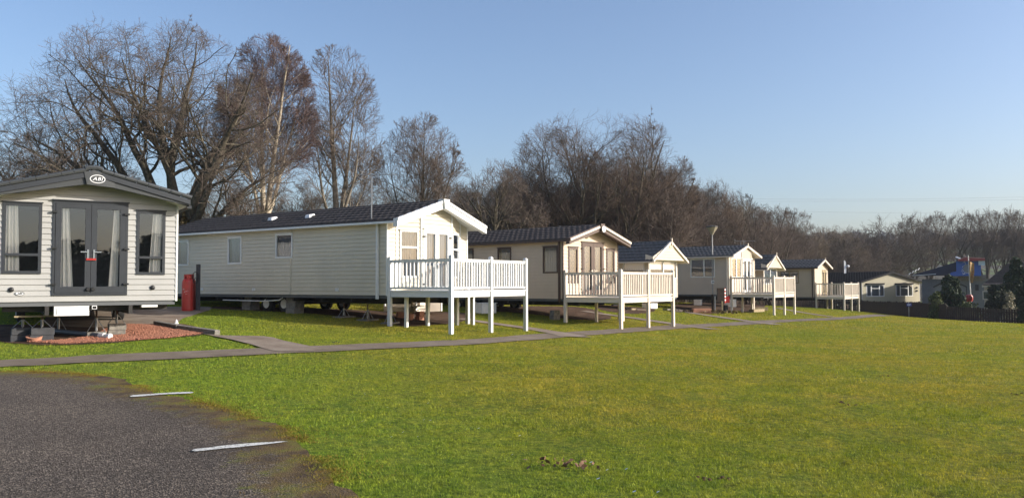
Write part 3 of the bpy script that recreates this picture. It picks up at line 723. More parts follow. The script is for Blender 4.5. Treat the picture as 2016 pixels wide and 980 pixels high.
        k.hexa([(cx-.17,-ovf+.11,zc+.05),(cx-.09,-ovf+.11,zc-.27),(cx+.09,-ovf+.11,zc-.27),(cx+.17,-ovf+.11,zc+.05)],[(cx-.15,-ovf-.13,zc+.07),(cx-.07,-ovf-.13,zc-.26),(cx+.07,-ovf-.13,zc-.26),(cx+.15,-ovf-.13,zc+.07)])
        k.build('keystone',Bm,root)
    if barge=='slim':
        for sx in (-1,1):
            b=MB(); xe=-ovs-.03 if sx<0 else W+ovs+.03; zee=H+Rr-sl*(W/2+ovs+.03); cx=W/2
            a=[(xe,zee-.10),(cx,H+Rr-.11),(cx,H+Rr+.03),(xe,zee+.03)]
            b.hexa([(x,-ovf+.04,z) for x,z in a],[(x,-ovf-.03,z) for x,z in a]); b.build('barge_board',Bm,root)
        k=MB(); k.hexa([(W/2-.05,-ovf+.03,H+Rr-.12),(W/2+.05,-ovf+.03,H+Rr-.12),(W/2+.07,-ovf+.03,H+Rr+.05),(W/2-.07,-ovf+.03,H+Rr+.05)],[(W/2-.03,-ovf-.05,H+Rr-.12),(W/2+.03,-ovf-.05,H+Rr-.12),(W/2+.03,-ovf-.05,H+Rr+.16),(W/2-.03,-ovf-.05,H+Rr+.16)]); k.build('finial',Bm,root)
    if barge=='pediment':
        p=MB(); zb=H-.12; x0=-ovs+.02; wL=W+2*ovs-.04
        clad(p,(x0,-ovf+.05,0),(1,0),(0,-1),wL,[(0,zb+.16),(wL/2,H+Rr-.07),(wL,zb+.16)],(),.15,.016,zb)
        p.build('pediment',Mw,root)
        u=MB(); u.quad((x0,-ovf+.05,zb),(x0+wL,-ovf+.05,zb),(x0+wL,.0,zb),(x0,.0,zb)); u.quad((x0,-ovf+.05,zb),(x0,0,zb),(x0,0,zb+.3),(x0,-ovf+.05,zb+.16)); u.quad((x0+wL,-ovf+.05,zb),(x0+wL,0,zb),(x0+wL,0,zb+.3),(x0+wL,-ovf+.05,zb+.16)); u.build('soffit',Mt,root)
        for sx in (-1,1):
            b=MB(); xe=-ovs-.04 if sx<0 else W+ovs+.04; zee=H+Rr-sl*(W/2+ovs+.04); cx=W/2
            a=[(xe,zee-.07),(cx,H+Rr-.07),(cx,H+Rr+.05),(xe,zee+.05)]
            b.hexa([(x,-ovf+.045,z) for x,z in a],[(x,-ovf-.05,z) for x,z in a]); b.build('barge_board',Bm,root)
        k=MB(); k.box(W/2-.03,-ovf-.08,H+Rr-.3,W/2+.03,-ovf-.051,H+Rr+.2); k.bar((W/2,-ovf-.065,H+Rr-.3),(W/2+.14,-ovf-.065,H+Rr-.3),.02); k.build('finial',Bm,root)
    # chassis
    ch=MB()
    for x in (W*.27,W*.73): ch.box(x-.04,-.02,-.30,x+.04,L,-.102)
    y=.3
    while y<L: ch.box(.15,y-.03,-.22,W-.15,y+.03,-.105); y+=1.4
    ch.build('chassis',M['chassis'],root)
    if axle is not None:
        for yy in axle:
            for x in (W*.16,W*.84):
                t=MB(); t.lathe([(.0,-.10),(.26,-.10),(.31,-.07),(.32,0),(.31,.07),(.26,.10),(0,.10)],(x,yy,-.34),24,'x'); to=t.build('wheel',M['tyre'],root,smooth=True)
                r=MB(); r.lathe([(.0,-.115),(.05,-.115),(.06,-.105),(.13,-.104),(.16,-.112),(.165,-.10),(.0,-.09)],(x,yy,-.34),20,'x'); r.build('hub',M['silver'],to,smooth=True)
            ax=MB(); ax.tube([(W*.16,yy,-.34),(W*.84,yy,-.34)],.04,8); ax.build('axle',M['chassis'],root)
    return root

def deck(A,th,x0,x1,y0,y1,zr,zfb,feet,m,label,mids=1,inner=(),gap=(.155,.137),post=.115,group='raised verandas on posts'):
    """veranda in the caravan's frame: y1<y0 is the front edge"""
    root=empty('veranda',A,th,label,'veranda',group); mm=M[m]; c,s=math.cos(th),math.sin(th)
    def gz(x,y): return z1(A[0]+c*x-s*y,A[1]+s*x+c*y)-A[2]-.06
    def gzf(x,y,k):
        return (feet[k]-A[2]-.03) if k in feet else gz(x,y)
    fh=.19; zf=zfb+fh; P=post/2
    posts=[('a',x0,y0),('b',x0,y1),('d',x1,y1),('e',x1,y0)]+[('m%d'%i,x0+(x1-x0)*(i+1)/(mids+1),y1) for i in range(mids)]
    for k,x,y in posts:
        b=MB(); b.box(x-P,y-P,gzf(x,y,k),x+P,y+P,zr+.07); b.hexa([(x-P-.012,y-P-.012,zr+.071),(x+P+.012,y-P-.012,zr+.071),(x+P+.012,y+P+.012,zr+.071),(x-P-.012,y+P+.012,zr+.071)],[(x-.03,y-.03,zr+.12),(x+.03,y-.03,zr+.12),(x+.03,y+.03,zr+.12),(x-.03,y+.03,zr+.12)])
        b.build('post',mm,root,bevel=.004)
    for x,y in inner:
        b=MB(); b.box(x-P*.85,y-P*.85,gz(x,y),x+P*.85,y+P*.85,zfb+.02); b.build('support_post',mm,root)
    f=MB(); f.box(x0,y1,zf-.028,x1,y0,zf); f.build('floor_board',mm,root)
    j=MB(); n=int((x1-x0)/.5)
    for i in range(n+1): xx=x0+.06+(x1-x0-.12)*i/n; j.box(xx-.02,y1+.04,zfb+.03,xx+.02,y0-.02,zf-.03)
    j.build('joist',M['wood'],root)
    def run(xa,ya,xb,yb,gp_):
        L=math.hypot(xb-xa,yb-ya); e=((xb-xa)/L,(yb-ya)/L); n=(e[1],-e[0]); o=(xa,ya,0)
        fb=MB(); fb.ob(o,e,n,P,L-P,zfb,zf-.03,-.018,.022); fb.ob(o,e,n,P,L-P,zf-.029,zf+.012,-.02,.045); fb.build('fascia_board',mm,root)
        r=MB(); r.ob(o,e,n,P-.005,L-P+.005,zr-.075,zr-.01,-.03,.03); r.ob(o,e,n,P-.005,L-P+.005,zr-.009,zr+.012,-.042,.042); r.build('handrail',mm,root)
        r=MB(); r.ob(o,e,n,P-.005,L-P+.005,zf+.055,zf+.115,-.028,.028); r.build('bottom_rail',mm,root)
        nb=max(2,round((L-2*P)/gp_)); bl=MB()
        for i in range(1,nb): q=P+(L-2*P)*i/nb; bl.ob(o,e,n,q-.022,q+.022,zf+.114,zr-.074,-.020,.020)
        bl.build('baluster_panel',mm,root)
    run(x0,y0,x0,y1,gap[0])
    xs=[x0]+[x0+(x1-x0)*(i+1)/(mids+1) for i in range(mids)]+[x1]
    for a,b in zip(xs,xs[1:]): run(a,y1,b,y1,gap[1])
    run(x1,y1,x1,y0,gap[0])
    return root

# ---- 1: grey-framed caravan at the left
A1=(-11.083,17.415,-.370); TH1=.559
c1=caravan(A1,TH1,3.653,2.30,.60,11.0,'side1','upvc','dgrey','tilegrey','pale grey static caravan with dark grey window frames and French doors, nearest at the left',
 fwin=[(0,.12,.61,.86,2.16,'lowtransom','left',.065),(0,2.77,.60,3.39,2.09,'lowtransom','right',.06)],fdoor=(0,1.068,.131,2.586,2.241,'tied',.115),
 swin=[(2,1,2.6,2.0,'plain','net')],rwin=[(1.2,1.0,2.2,2.05,'plain','net'),(6,1.0,6.7,2.0,'plain','net')],ovf=.4,ovs=.17,barge='none',gutm='dgrey',tp=.24,course=.36,axle=(5.6,6.6))
def c1_front():
    W=3.653; cx=W/2; y0=-.42
    # deep grey fascia: straight sides, raised rounded cap in the middle
    topx=lambda x:2.945-.265*abs(x-cx)+(.03 if abs(x-cx)<.12 else 0)
    botx=lambda x:2.625-.20*abs(x-cx)
    xs=[-.2,.6,1.3,cx-.16,cx,cx+.16,2.5,3.1,3.86]
    b=MB()
    for a,c in zip(xs,xs[1:]):
        q=[(a,botx(a)),(c,botx(c)),(c,topx(c)-.05),(a,topx(a)-.05)]
        b.hexa([(x,y0+.10,z) for x,z in q],[(x,y0-.02,z) for x,z in q])
    b.build('fascia',M['fascia_grey'],c1)
    t=MB()
    for a,c in zip(xs,xs[1:]):
        q=[(a,topx(a)-.16),(c,topx(c)-.16),(c,topx(c)-.049),(a,topx(a)-.049)]
        t.hexa([(x,y0-.021,z) for x,z in q],[(x,y0-.055,z) for x,z in q])
    t.build('verge_trim',M['dgrey'],c1)
    # verge tiles in short lengths
    v=MB(); n=17
    for sgn in (-1,1):
        for i in range(n//2+1):
            a=cx+sgn*(.16+i*.24); c=cx+sgn*(.16+(i+1)*.24-.012)
            if abs(c-cx)>2.06: c=cx+sgn*2.06
            if abs(a-cx)>2.0: break
            ztop=lambda x:2.95-.262*abs(x-cx)
            v.tube([(a,y0-.03,ztop(a)+.0),(c,y0-.03,ztop(c))],.052,8)
    v.tube([(cx-.17,y0-.03,2.935),(cx-.08,y0-.03,2.965),(cx+.08,y0-.03,2.965),(cx+.17,y0-.03,2.935)],.058,8)
    v.build('verge_tile',M['fascia_grey'],c1,smooth=True)
    k=MB(); k.hexa([(cx-.22,y0-.022,2.86),(cx-.16,y0-.022,2.585),(cx+.42,y0-.022,2.545),(cx+.42,y0-.022,2.795),(cx,y0-.022,2.905)],[(cx-.20,y0-.07,2.86),(cx-.14,y0-.07,2.585),(cx+.42,y0-.03,2.545),(cx+.42,y0-.03,2.795),(cx,y0-.07,2.905)])
    k.build('keystone',M['fascia_grey'],c1)
    badge(c1,cx+.07,y0-.055,2.715,.31,.19,M['silver'],M['silver'])
    badge(c1,.47,-.017,.185,.17,.085,M['black'],M['black'],fill=M['silver'])
    for x,z in ((.31,.27),(3.13,.30)):
        l=MB(); l.lathe([(.0,-.03),(.035,-.03),(.055,-.015),(.055,0),(0,0)],(x,-.02,z),14,'y'); l.build('vent',M['black'],c1,smooth=True)
    r=MB(); r.ob((0,0,0),(1,0),(0,-1),1.73,1.93,.92,.965,.06,.075); r.build('sticker',M['gas'],c1)
    # round knobs at the foot of the doors
    for x in (1.78,1.88):
        l=MB(); l.lathe([(.0,-.05),(.035,-.05),(.045,-.02),(.02,0),(0,0)],(x,-.045,.27),12,'y'); l.build('door_stop',M['black'],c1,smooth=True)
    # tow hitch bracket
    b=MB(); x=1.92; b.box(x-.05,-.03,-.115,x+.05,-.01,-.10); b.box(x-.05,-.03,-.17,x-.04,-.01,-.115); b.box(x+.04,-.03,-.17,x+.05,-.01,-.115); b.box(x-.05,-.03,-.18,x+.05,-.01,-.17); b.build('bracket',M['silver'],c1)
    s=MB(); s.box(0.03,.03,-.10,W-.03,.25,-.02); s.build('apron',M['chassis'],c1)
c1_front()
# ---- 2: cream caravan with bay front
A2=(-3.888,25.252,-.354); TH2=.970
plan2=[(0,0),(.42,0),(1.25,-.30),(2.82,-.30),(3.65,0),(4.069,0)]
c2=caravan(A2,TH2,4.069,2.36,.68,12.2,'side2','upvc','upvc','tilegrey','long cream static caravan with a white gable and bay front, second from the left',plan=plan2,
 fwin=[(1,.12,.55,.80,2.06,'transom','net'),(3,.08,.55,.76,2.06,'transom','net')],fdoor=(2,.10,.10,1.47,2.12,'net',.09),
 swin=[(4.35,1.24,5.23,2.09,'plain','net'),(7.08,1.08,7.87,2.07,'plain','net'),(10.25,1.07,11.0,2.03,'plain','net')],downs=(.36,11.9),ovf=.62,ovs=.2,barge='box',axle=(5.45,6.4),pitch=.128)
for yy in (4.4,6.4):
    v=MB(); t=.45; z=2.36+.68-(.66/2.03)*(2.03*(1-t)); v.hexa([(.75,yy,z-.05),(1.05,yy,z+.03),(1.05,yy+.25,z+.03),(.75,yy+.25,z-.05)],[(.78,yy+.02,z+.10),(1.02,yy+.02,z+.15),(1.02,yy+.22,z+.15),(.78,yy+.22,z+.10)]); v.build('roof_vent',M['white'],c2,bevel=.01)
pp=MB(); pp.tube([(.12,8.3,-.22),(.12,6.0,-.24),(.12,5.2,-.2),(.12,5.0,-.12),(.12,4.98,0)],.02,8); pp.build('waste_pipe',M['white'],c2)
b_=MB(); b_.box(-.030,4.42,0,-.012,4.47,1.2); b_.box(-.030,4.42,2.14,-.012,4.47,2.33); b_.build('panel_joint',M['side2'],c2)
for yy in (2.1,6.3,9.3):
    v=MB(); v.box(-.035,yy,.12,-.012,yy+.16,.22); v.build('vent',M['upvc'],c2,bevel=.004)
deck(A2,TH2,.06,4.02,-.07,-2.50,1.081,-.051,{'a':-1.37,'b':-1.515,'d':-1.58},'upvc','white veranda with balusters and a long row of stilts on the cream bay-fronted caravan',inner=((.35,-.5),(1.6,-.3),(3.0,-.4),(3.95,-.35)))
# ---- 3: tan caravan with brown trim
A3=(2.06,32.869,-.626); TH3=.857
c3=caravan(A3,TH3,3.96,2.44,.60,11.5,'side3','brown','brown','tilebrown','tan static caravan with dark brown window frames and brown gable boards',
 fwin=[(0,.33,.62,1.02,2.12,'plain','net',.10),(0,3.06,.62,3.72,2.12,'plain','net',.10)],fdoor=(0,1.25,.13,2.86,2.34,'net',.13),
 swin=[(.25,1.04,1.03,2.14,'plain','net'),(2.76,.95,3.54,2.16,'plain','net'),(4.97,1.1,5.75,2.17,'plain','net')],downs=(.16,11.2),ovf=.48,ovs=.2,barge='box',bargem='brown',axle=(5.4,6.5),pitch=.14,tp=.28)
deck(A3,TH3,.06,4.0,-.07,-2.72,1.046,-.129,{'a':-1.56,'b':-1.80,'d':-1.82},'upvc2','cream veranda on tall posts in front of the brown-trimmed tan caravan',inner=((1.9,-.3),(3.9,-.3)))
def c3_extra():
    k=MB(); cx=1.98; l=MB(); l.lathe([(.0,-.03),(.12,-.03),(.14,-.01),(.13,0),(0,0)],(cx+.03,-.615,2.88),16,'y'); l.build('badge',M['silver'],c3,smooth=True)
    for sx in (-1,1):
        b=MB(); xe=-.24 if sx<0 else 4.2; b.bar((1.98+sx*.17,-.575,2.965),(xe,-.575,2.965-.293*abs(xe-1.98)+.05),.02,.085); b.build('barge_trim',M['upvc2'],c3)
c3_extra()
# ---- 4: ivory caravan with a boarded gable, set back
pA=at(1276.7,503,43.0); TH4=.86
c4=caravan((pA.x,43.0,-.78),TH4,3.0,2.12,.88,9.5,'side4','upvc2','upvc','tileblue','small ivory static caravan with a boarded white gable above a wide front window',
 fwin=[(0,.06,1.0,2.94,2.0,'mullion','blind',.07)],swin=[(.25,1.0,1.6,1.95,'plain','blind'),(4.2,.1,5.0,1.95,'transom','net')],downs=(2.3,),ovf=.5,ovs=.33,barge='pediment',pitch=.14,tp=.26,course=.36)
# ---- 5
A5=(13.55,50.818,-.732); TH5=.851
plan5=[(0,0),(.25,0),(1.2,-.30),(2.5,-.30),(3.4,0),(3.667,0)]
c5=caravan(A5,TH5,3.667,2.47,.62,11.0,'side5','upvc2','upvc','tileblue','beige static caravan with white bay doors, beside the lamp post',plan=plan5,
 fwin=[(1,.06,1.05,.93,2.3,'mullion','net'),(3,.06,1.05,.88,2.3,'mullion','net')],fdoor=(2,.08,.12,1.22,2.24,'net',.08),
 swin=[(.95,1.08,2.66,2.27,'lean','net'),(5.5,1.1,6.3,2.1,'plain','net')],downs=(.1,10.8),ovf=.42,ovs=.2,barge='slim',bargem='upvc2',pitch=.14,tp=.28,course=.4)
deck(A5,TH5,.2,3.3,-.07,-2.8,1.061,-.157,{'a':-1.86,'b':-1.99,'d':-1.97},'upvc2','pale veranda on posts on the beige caravan past the lamp post',inner=((1.2,-.3),(2.6,-.3)))
# ---- 6
p6=at(1502.7,523,58.5); TH6=.88
c6=caravan((p6.x,58.5,-1.0),TH6,2.5,2.2,.80,8.5,'side5','upvc2','upvc','tileblue','small beige caravan with a boarded gable, mostly hidden behind a veranda',
 fwin=[(0,.06,.9,2.44,2.05,'mullion','net',.07)],swin=[(1.2,.1,2.1,2.0,'plain','net')],ovf=.45,ovs=.4,barge='pediment',pitch=.16,tp=.3,course=.4)
# ---- 7
A7=(24.57,66.112,-1.176); TH7=.927
c7=caravan(A7,TH7,3.75,2.44,.62,11.0,'side7','brown','wood','tileblue','farthest tan caravan of the row with a small gabled porch and timber doors',
 fdoor=(0,2.1,.1,3.3,2.2,'net',.12),fwin=[(0,.4,1.0,.9,2.0,'plain','net')] if False else (),swin=[(1.24,1.12,2.78,2.12,'mullion','net'),(5.5,1.1,6.3,2.1,'plain','net')],downs=(.15,),ovf=.35,ovs=.2,barge='slim',bargem='upvc2',pitch=.16,tp=.3,course=.4)
deck(A7,TH7,.245,4.66,-.05,-2.22,1.098*.9945,-.16,{'a':-2.05,'b':-2.25,'d':-2.41},'upvc2','farthest cream veranda on posts, near the picket fence',inner=((2.4,-.3),),gap=(.2,.15))
# ---- 8: twin unit lodge beyond the fence
c8=caravan((38.2,88.9,-2.2),.35,8.2,2.25,1.12,14,'side8','upvc','upvc','tileblack','wide sandy lodge with a black roof and two white bay windows beyond the fence',
 fwin=[(0,.62,.65,3.1,1.92,'triple','net',.08),(0,4.75,.65,7.2,1.92,'triple','net',.08)],swin=(),ovf=.25,ovs=.35,barge='none',pitch=5,tp=.4,course=.4,cat='lodge',group=None,name='lodge',gutm='black')
def c8x():
    b=MB()
    for sx in (-1,1):
        xe=-.4 if sx<0 else 8.6; b.hexa([(xe,-.2,2.25-.12),(4.1,-.2,3.28-.08),(4.1,-.2,3.42),(xe,-.2,2.29)],[(xe,-.29,2.25-.12),(4.1,-.29,3.28-.08),(4.1,-.29,3.42),(xe,-.29,2.29)])
    b.build('barge_board',M['tileblack'],c8)
    for s0,s1 in ((.5,3.2),(4.65,7.35)):
        k=MB(); k.hexa([(s0,-.02,1.98),(s1,-.02,1.98),(s1-.3,-.32,1.98),(s0+.3,-.32,1.98)],[(s0,-.02,2.12),(s1,-.02,2.12),(s1-.3,-.22,2.06),(s0+.3,-.22,2.06)]); k.build('window_canopy',M['tileblack'],c8)
    for z in (1.25,1.6):
        k=MB(); k.lathe([(.0,-.14),(.09,-.14),(.11,0),(0,0)],(7.75,-.02,z),10,'y'); k.build('wall_lantern',M['black'],c8)
c8x()
# ------------------------------------------------------------ trees
def _norm(a): return a/np.maximum(np.linalg.norm(a,axis=-1,keepdims=True),1e-9)
def grow_lines(r,P,D,L,K,gn,trop,droop=0):
    """polylines of K points; gn gnarl, trop upward pull"""
    n=len(P); out=np.zeros((n,K,3)); out[:,0]=P; d=_norm(D.copy()); st=(L/(K-1))[:,None]
    for k in range(1,K):
        d=_norm(d+r.normal(0,gn,(n,3))+np.array([0,0,trop])-np.array([0,0,droop*k/K])); out[:,k]=out[:,k-1]+d*st
    return out
def env_dist(P,D,c,rad):
    p=(P-c)/rad; d=D/rad; A=(d*d).sum(1); B=2*(p*d).sum(1); C_=(p*p).sum(1)-1
    disc=np.maximum(B*B-4*A*C_,0); t=(-B+np.sqrt(disc))/(2*A); return np.where((C_>0)&(disc<=0),.2,np.maximum(t,.15))
def tubes(lines,r0,r1,s):
    """lines (n,K,3), radii start/end (n,), s sides -> verts, quads"""
    n,K,_=lines.shape; T=np.zeros_like(lines); T[:,1:-1]=lines[:,2:]-lines[:,:-2]; T[:,0]=lines[:,1]-lines[:,0]; T[:,-1]=lines[:,-1]-lines[:,-2]; T=_norm(T)
    up=np.where(np.abs(T[...,2:3])<.9,np.array([0,0,1.]),np.array([1.,0,0])); X=_norm(np.cross(T,up)); Y=np.cross(X,T)
    t=np.linspace(0,1,K)[None,:]; rad=r0[:,None]*(1-t)+r1[:,None]*t
    a=np.arange(s)/s*2*np.pi; V=lines[:,:,None,:]+(X[:,:,None,:]*np.cos(a)[None,None,:,None]+Y[:,:,None,:]*np.sin(a)[None,None,:,None])*rad[:,:,None,None]
    I=np.arange(n*K*s).reshape(n,K,s); I2=np.roll(I,-1,2)
    Fq=np.stack([I[:,:-1],I2[:,:-1],I2[:,1:],I[:,1:]],-1).reshape(-1,4)
    return V.reshape(-1,3),Fq
def children(r,lines,rs,re,num,t0,t1,amin,amax,Lf,c,rad,lenmax,shrink=.55,rr=.62,up=0.):
    n,K,_=lines.shape; m=n*num; par=np.repeat(np.arange(n),num)
    t=t0+(t1-t0)*((np.tile(np.arange(num),n)+r.uniform(0,1,m))/num); t=np.clip(t,0,.999)
    k=t*(K-1); i=k.astype(int); f=(k-i)[:,None]; P=lines[par,i]*(1-f)+lines[par,np.minimum(i+1,K-1)]*f; T=_norm(lines[par,np.minimum(i+1,K-1)]-lines[par,i])
    u=_norm(np.cross(T,r.normal(0,1,(m,3)))); an=np.radians(r.uniform(amin,amax,m))[:,None]
    D=_norm(T*np.cos(an)+u*np.sin(an)+np.array([0,0,up]))
    ed=env_dist(P,D,c,rad); pl=np.linalg.norm(np.diff(lines,axis=1),axis=2).sum(1)[par]
    L=np.minimum(np.minimum(pl*shrink*r.uniform(.7,1.25,m)*(1.15-.45*t),lenmax),ed*r.uniform(.75,1.08,m)); L=np.maximum(L,.08)
    R0=(rs[par]*(1-t)+re[par]*t)*rr*r.uniform(.7,1.05,m)
    return P,D,L,R0
def make_tree(name,seed,H,Rx,Rz,cz,limbs,lev,m_tr,m_tw,label=None,rt=.02,Ry=None,ivy=0,cx=0,split=2,trunkr=None):
    """limbs: list of (start, direction, length, r0, r1, gnarl); lev: list of dicts for every finer level"""
    r=np.random.default_rng(seed); c=np.array([cx,0,cz],float); rad=np.array([Rx,Ry or Rx,Rz],float)
    root=empty(name,(0,0,0)); wood=[];tw=[]
    cur=[]
    for P,D,L,r0,r1,gn,tr in limbs:
        ln=grow_lines(r,np.array([P],float),np.array([D],float),np.array([L]),12,gn,tr); wood.append(tubes(ln,np.array([r0]),np.array([r1]),10)); cur.append((ln[0],r0,r1))
    lines=np.array([q[0] for q in cur]); rs=np.array([q[1] for q in cur]); re=np.array([q[2] for q in cur])
    for i,l in enumerate(lev):
        if l.get('from')=='limbs': lines=np.array([q[0] for q in cur]); rs=np.array([q[1] for q in cur]); re=np.array([q[2] for q in cur])
        P,D,L,R0=children(r,lines,rs,re,l['n'],l.get('t0',.25),l.get('t1',1.),l['a'][0],l['a'][1],1,c,rad,l['L'],l.get('s',.6),l.get('rr',.62),l.get('up',0))
        K=l['K']; ln=grow_lines(r,P,D,L,K,l.get('g',.12),l.get('trop',.05),l.get('droop',0)); R0=np.maximum(R0,l.get('rmin',.006)); R1=np.maximum(R0*l.get('tp',.4),.0035)
        (wood if i<split else tw).append(tubes(ln,R0,R1,6 if i<1 else (5 if i<2 else 3)))
        lines,rs,re=ln,R0,R1
    for nm,lst,m in (('trunk',wood,m_tr),('crown',tw,m_tw)):
        Vs=[];Fs=[];b=0
        for V_,F_ in lst: Vs.append(V_);Fs.append(F_+b); b+=len(V_)
        me=np_mesh(nm,np.concatenate(Vs),np.concatenate(Fs),nm=='trunk'); new_obj(nm,me,root,M[m])
    return root
def place_tree(proto,first,X,Y,s,rz,label,cat,group,dz=0,sx=1.0,tw=None):
    o=proto if first else None
    if o is None:
        o=proto.copy(); COL.objects.link(o)
        for ch in proto.children:
            c=ch.copy(); COL.objects.link(c); c.parent=o
    if tw:
        for ch in o.children:
            if ch.name.startswith('crown'): ch.material_slots[0].link='OBJECT'; ch.material_slots[0].material=M[tw]
    o.location=(X,Y,z1(X,Y)+dz-.1); o.scale=(s*sx,s*sx,s); o.rotation_euler=(0,0,rz); tag(o,label,cat,group)
    return o
def leaves(name,m,parent,fn,n,size,seed=0,shape=1.6):
    """n little leaf faces; fn(r,n)->positions (n,3)"""
    r=np.random.default_rng(seed); P=fn(r,n); n=len(P); a=_norm(r.normal(0,1,(n,3))); b=_norm(np.cross(a,r.normal(0,1,(n,3)))); s=size*r.uniform(.5,1.3,(n,1))
    V=np.stack([P-a*s*shape*.5,P+b*s*.5,P+a*s*shape*.5,P-b*s*.5],1).reshape(-1,3)
    return new_obj(name,np_mesh(name,V,np.arange(n*4).reshape(-1,4)),parent,M[m])

def up(a,b): return (math.cos(R(b))*math.cos(R(a)),math.cos(R(b))*math.sin(R(a)),math.sin(R(b)))
LV=lambda **k:k
# the big oak behind the first two caravans
X0=at(358,440,38).x
limbs=[((0,0,0),(.0,0,1),3.4,.60,.44,.03,.02)]
for az,el,L,r0 in ((178,24,9.5,.25),(172,36,10.8,.28),(186,45,10.6,.26),(176,57,10.0,.26),(165,68,9.6,.25),(200,30,8.5,.18),(120,80,9.4,.26),(60,78,9.2,.24),(10,68,8.6,.25),(-5,54,7.2,.24),(5,38,5.8,.20),(-15,22,4.6,.15),(270,72,8.4,.20),(185,10,6.5,.15),(95,60,7.5,.18)):
    d=up(az,el); limbs.append(((d[0]*.25,d[1]*.25,2.2+1.2*(el/80)),d,L,r0,.022,.10,.012))
oak=make_tree('bare_tree',3,13,7.6,6.6,7.0,limbs,[LV(n=11,a=(26,64),L=4.2,s=.50,K=9,g=.18,trop=.03,t0=.25,rr=.50),LV(n=8,a=(28,66),L=2.2,s=.56,K=7,g=.19,trop=.03,t0=.15),LV(n=6,a=(28,66),L=1.2,s=.64,K=5,g=.18,trop=.02,rmin=.007),LV(n=3,a=(25,60),L=.55,s=.75,K=4,g=.16,trop=.02,rmin=.005,t0=.15)],'bark','twig',cx=-1.9,Ry=5.5)
zo=z1(X0,38)
def ivyf(r,n):
    t=r.uniform(0,1,n)**1.2; a=r.uniform(0,6.283,n); rr=(.85-.45*t)*r.uniform(.7,1.05,n); return np.c_[np.cos(a)*rr,np.sin(a)*rr,.4+t*4.3]
leaves('ivy','ivy',oak,ivyf,5200,.11,3)
place_tree(oak,True,X0,38.,1.0,0,'huge spreading bare oak with an ivy-clad trunk rising behind the left caravans','tree',None)
oak.scale=(1.0,1.0,1.0)
_s=(at(365,22,38).z-zo)/13.9; oak.scale=(_s,_s,_s)

def birch_like(name,seed,H,Rx,limbs,mt,mw,dens=(16,8,6,3),a=(28,62),droop=.0,cz=None,Rz=None,trop=.06,g=.1,Ry=None,rmin=.006):
    return make_tree(name,seed,H,Rx,Rz or H*.47,cz or H*.55,limbs,[LV(n=dens[0],a=a,L=H*.34,s=.42,K=8,g=g,trop=trop,t0=.22,rr=.42),LV(n=dens[1],a=(22,50),L=H*.17,s=.6,K=6,g=g,trop=trop*.6,t0=.2,droop=droop),LV(n=dens[2],a=(20,50),L=H*.09,s=.62,K=5,g=g,trop=.02,rmin=rmin*1.3,droop=droop),LV(n=dens[3],a=(18,45),L=H*.05,s=.8,K=4,g=g,trop=0,rmin=rmin,droop=droop,t0=.1)],mt,mw,split=1,Ry=Ry)
# silver birch
sb=birch_like('bare_tree',11,12,2.5,[((0,0,0),(-.05,0,1),3.2,.26,.20,.05,0),((-.12,0,2.9),(-.10,.1,1),8.4,.15,.02,.03,.08),((-.08,0,2.9),(.14,-.1,1),8.8,.15,.02,.03,.08),((-.1,0,3.4),(.35,.3,1),6.6,.10,.02,.05,.06),((-.1,0,3.2),(-.38,-.1,1),6.0,.10,.02,.05,.06)],'birch','twigred',dens=(17,8,7,4),droop=.06,cz=7.2,Rz=5.2)
P=at(525,430,41); zb=z1(P.x,41); place_tree(sb,True,P.x,41,(at(525,78,41).z-zb)/12.,0,'silver birch with white forked trunk and fine reddish twigs beside the oak','tree',None)
# upright pale tree
ut=birch_like('bare_tree',17,12,2.3,[((0,0,0),(.0,0,1),3.4,.27,.22,.02,0),((0,0,3.2),(-.06,0,1),8.8,.16,.012,.02,.05),((.05,0,3.2),(.12,.05,1),6.6,.13,.012,.03,.06),((.0,0,3.2),(.42,-.2,1),4.8,.10,.012,.05,.07),((.0,0,3.2),(-.5,-.1,1),4.6,.10,.012,.05,.07),((.0,0,3.0),(.8,.2,1),3.6,.08,.012,.05,.07)],'barkpale','twig',dens=(12,7,5,3),a=(24,52),cz=6.6,Rz=6.0,trop=.08)
P=at(665,420,43); zb=z1(P.x,43); place_tree(ut,True,P.x,43,(at(665,98,43).z-zb)/12.1,0,'tall narrow bare tree with a pale straight trunk above the cream caravan roof','tree',None,sx=1.05)
# smaller one
st_=birch_like('bare_tree',23,9,2.6,[((0,0,0),(.0,0,1),2.6,.17,.14,.02,0),((0,0,2.4),(-.05,0,1),6.4,.11,.012,.04,.04),((.05,0,2.0),(.35,.05,1),5.6,.09,.012,.05,.06),((.0,0,1.8),(-.45,-.2,1),5.2,.08,.012,.05,.06),((.0,0,1.6),(-.1,.5,1),5.0,.08,.012,.05,.06),((.0,0,2.2),(.15,-.4,1),5.0,.08,.012,.05,.06)],'bark','twig',dens=(14,7,5,3),a=(22,48),cz=5.2,Rz=4.2,trop=.08)
P=at(828,410,46); zb=z1(P.x,46); place_tree(st_,True,P.x,46,(at(828,226,46).z-zb)/9.2,0,'slender round-topped bare tree behind the white gable of the cream caravan','tree',None)
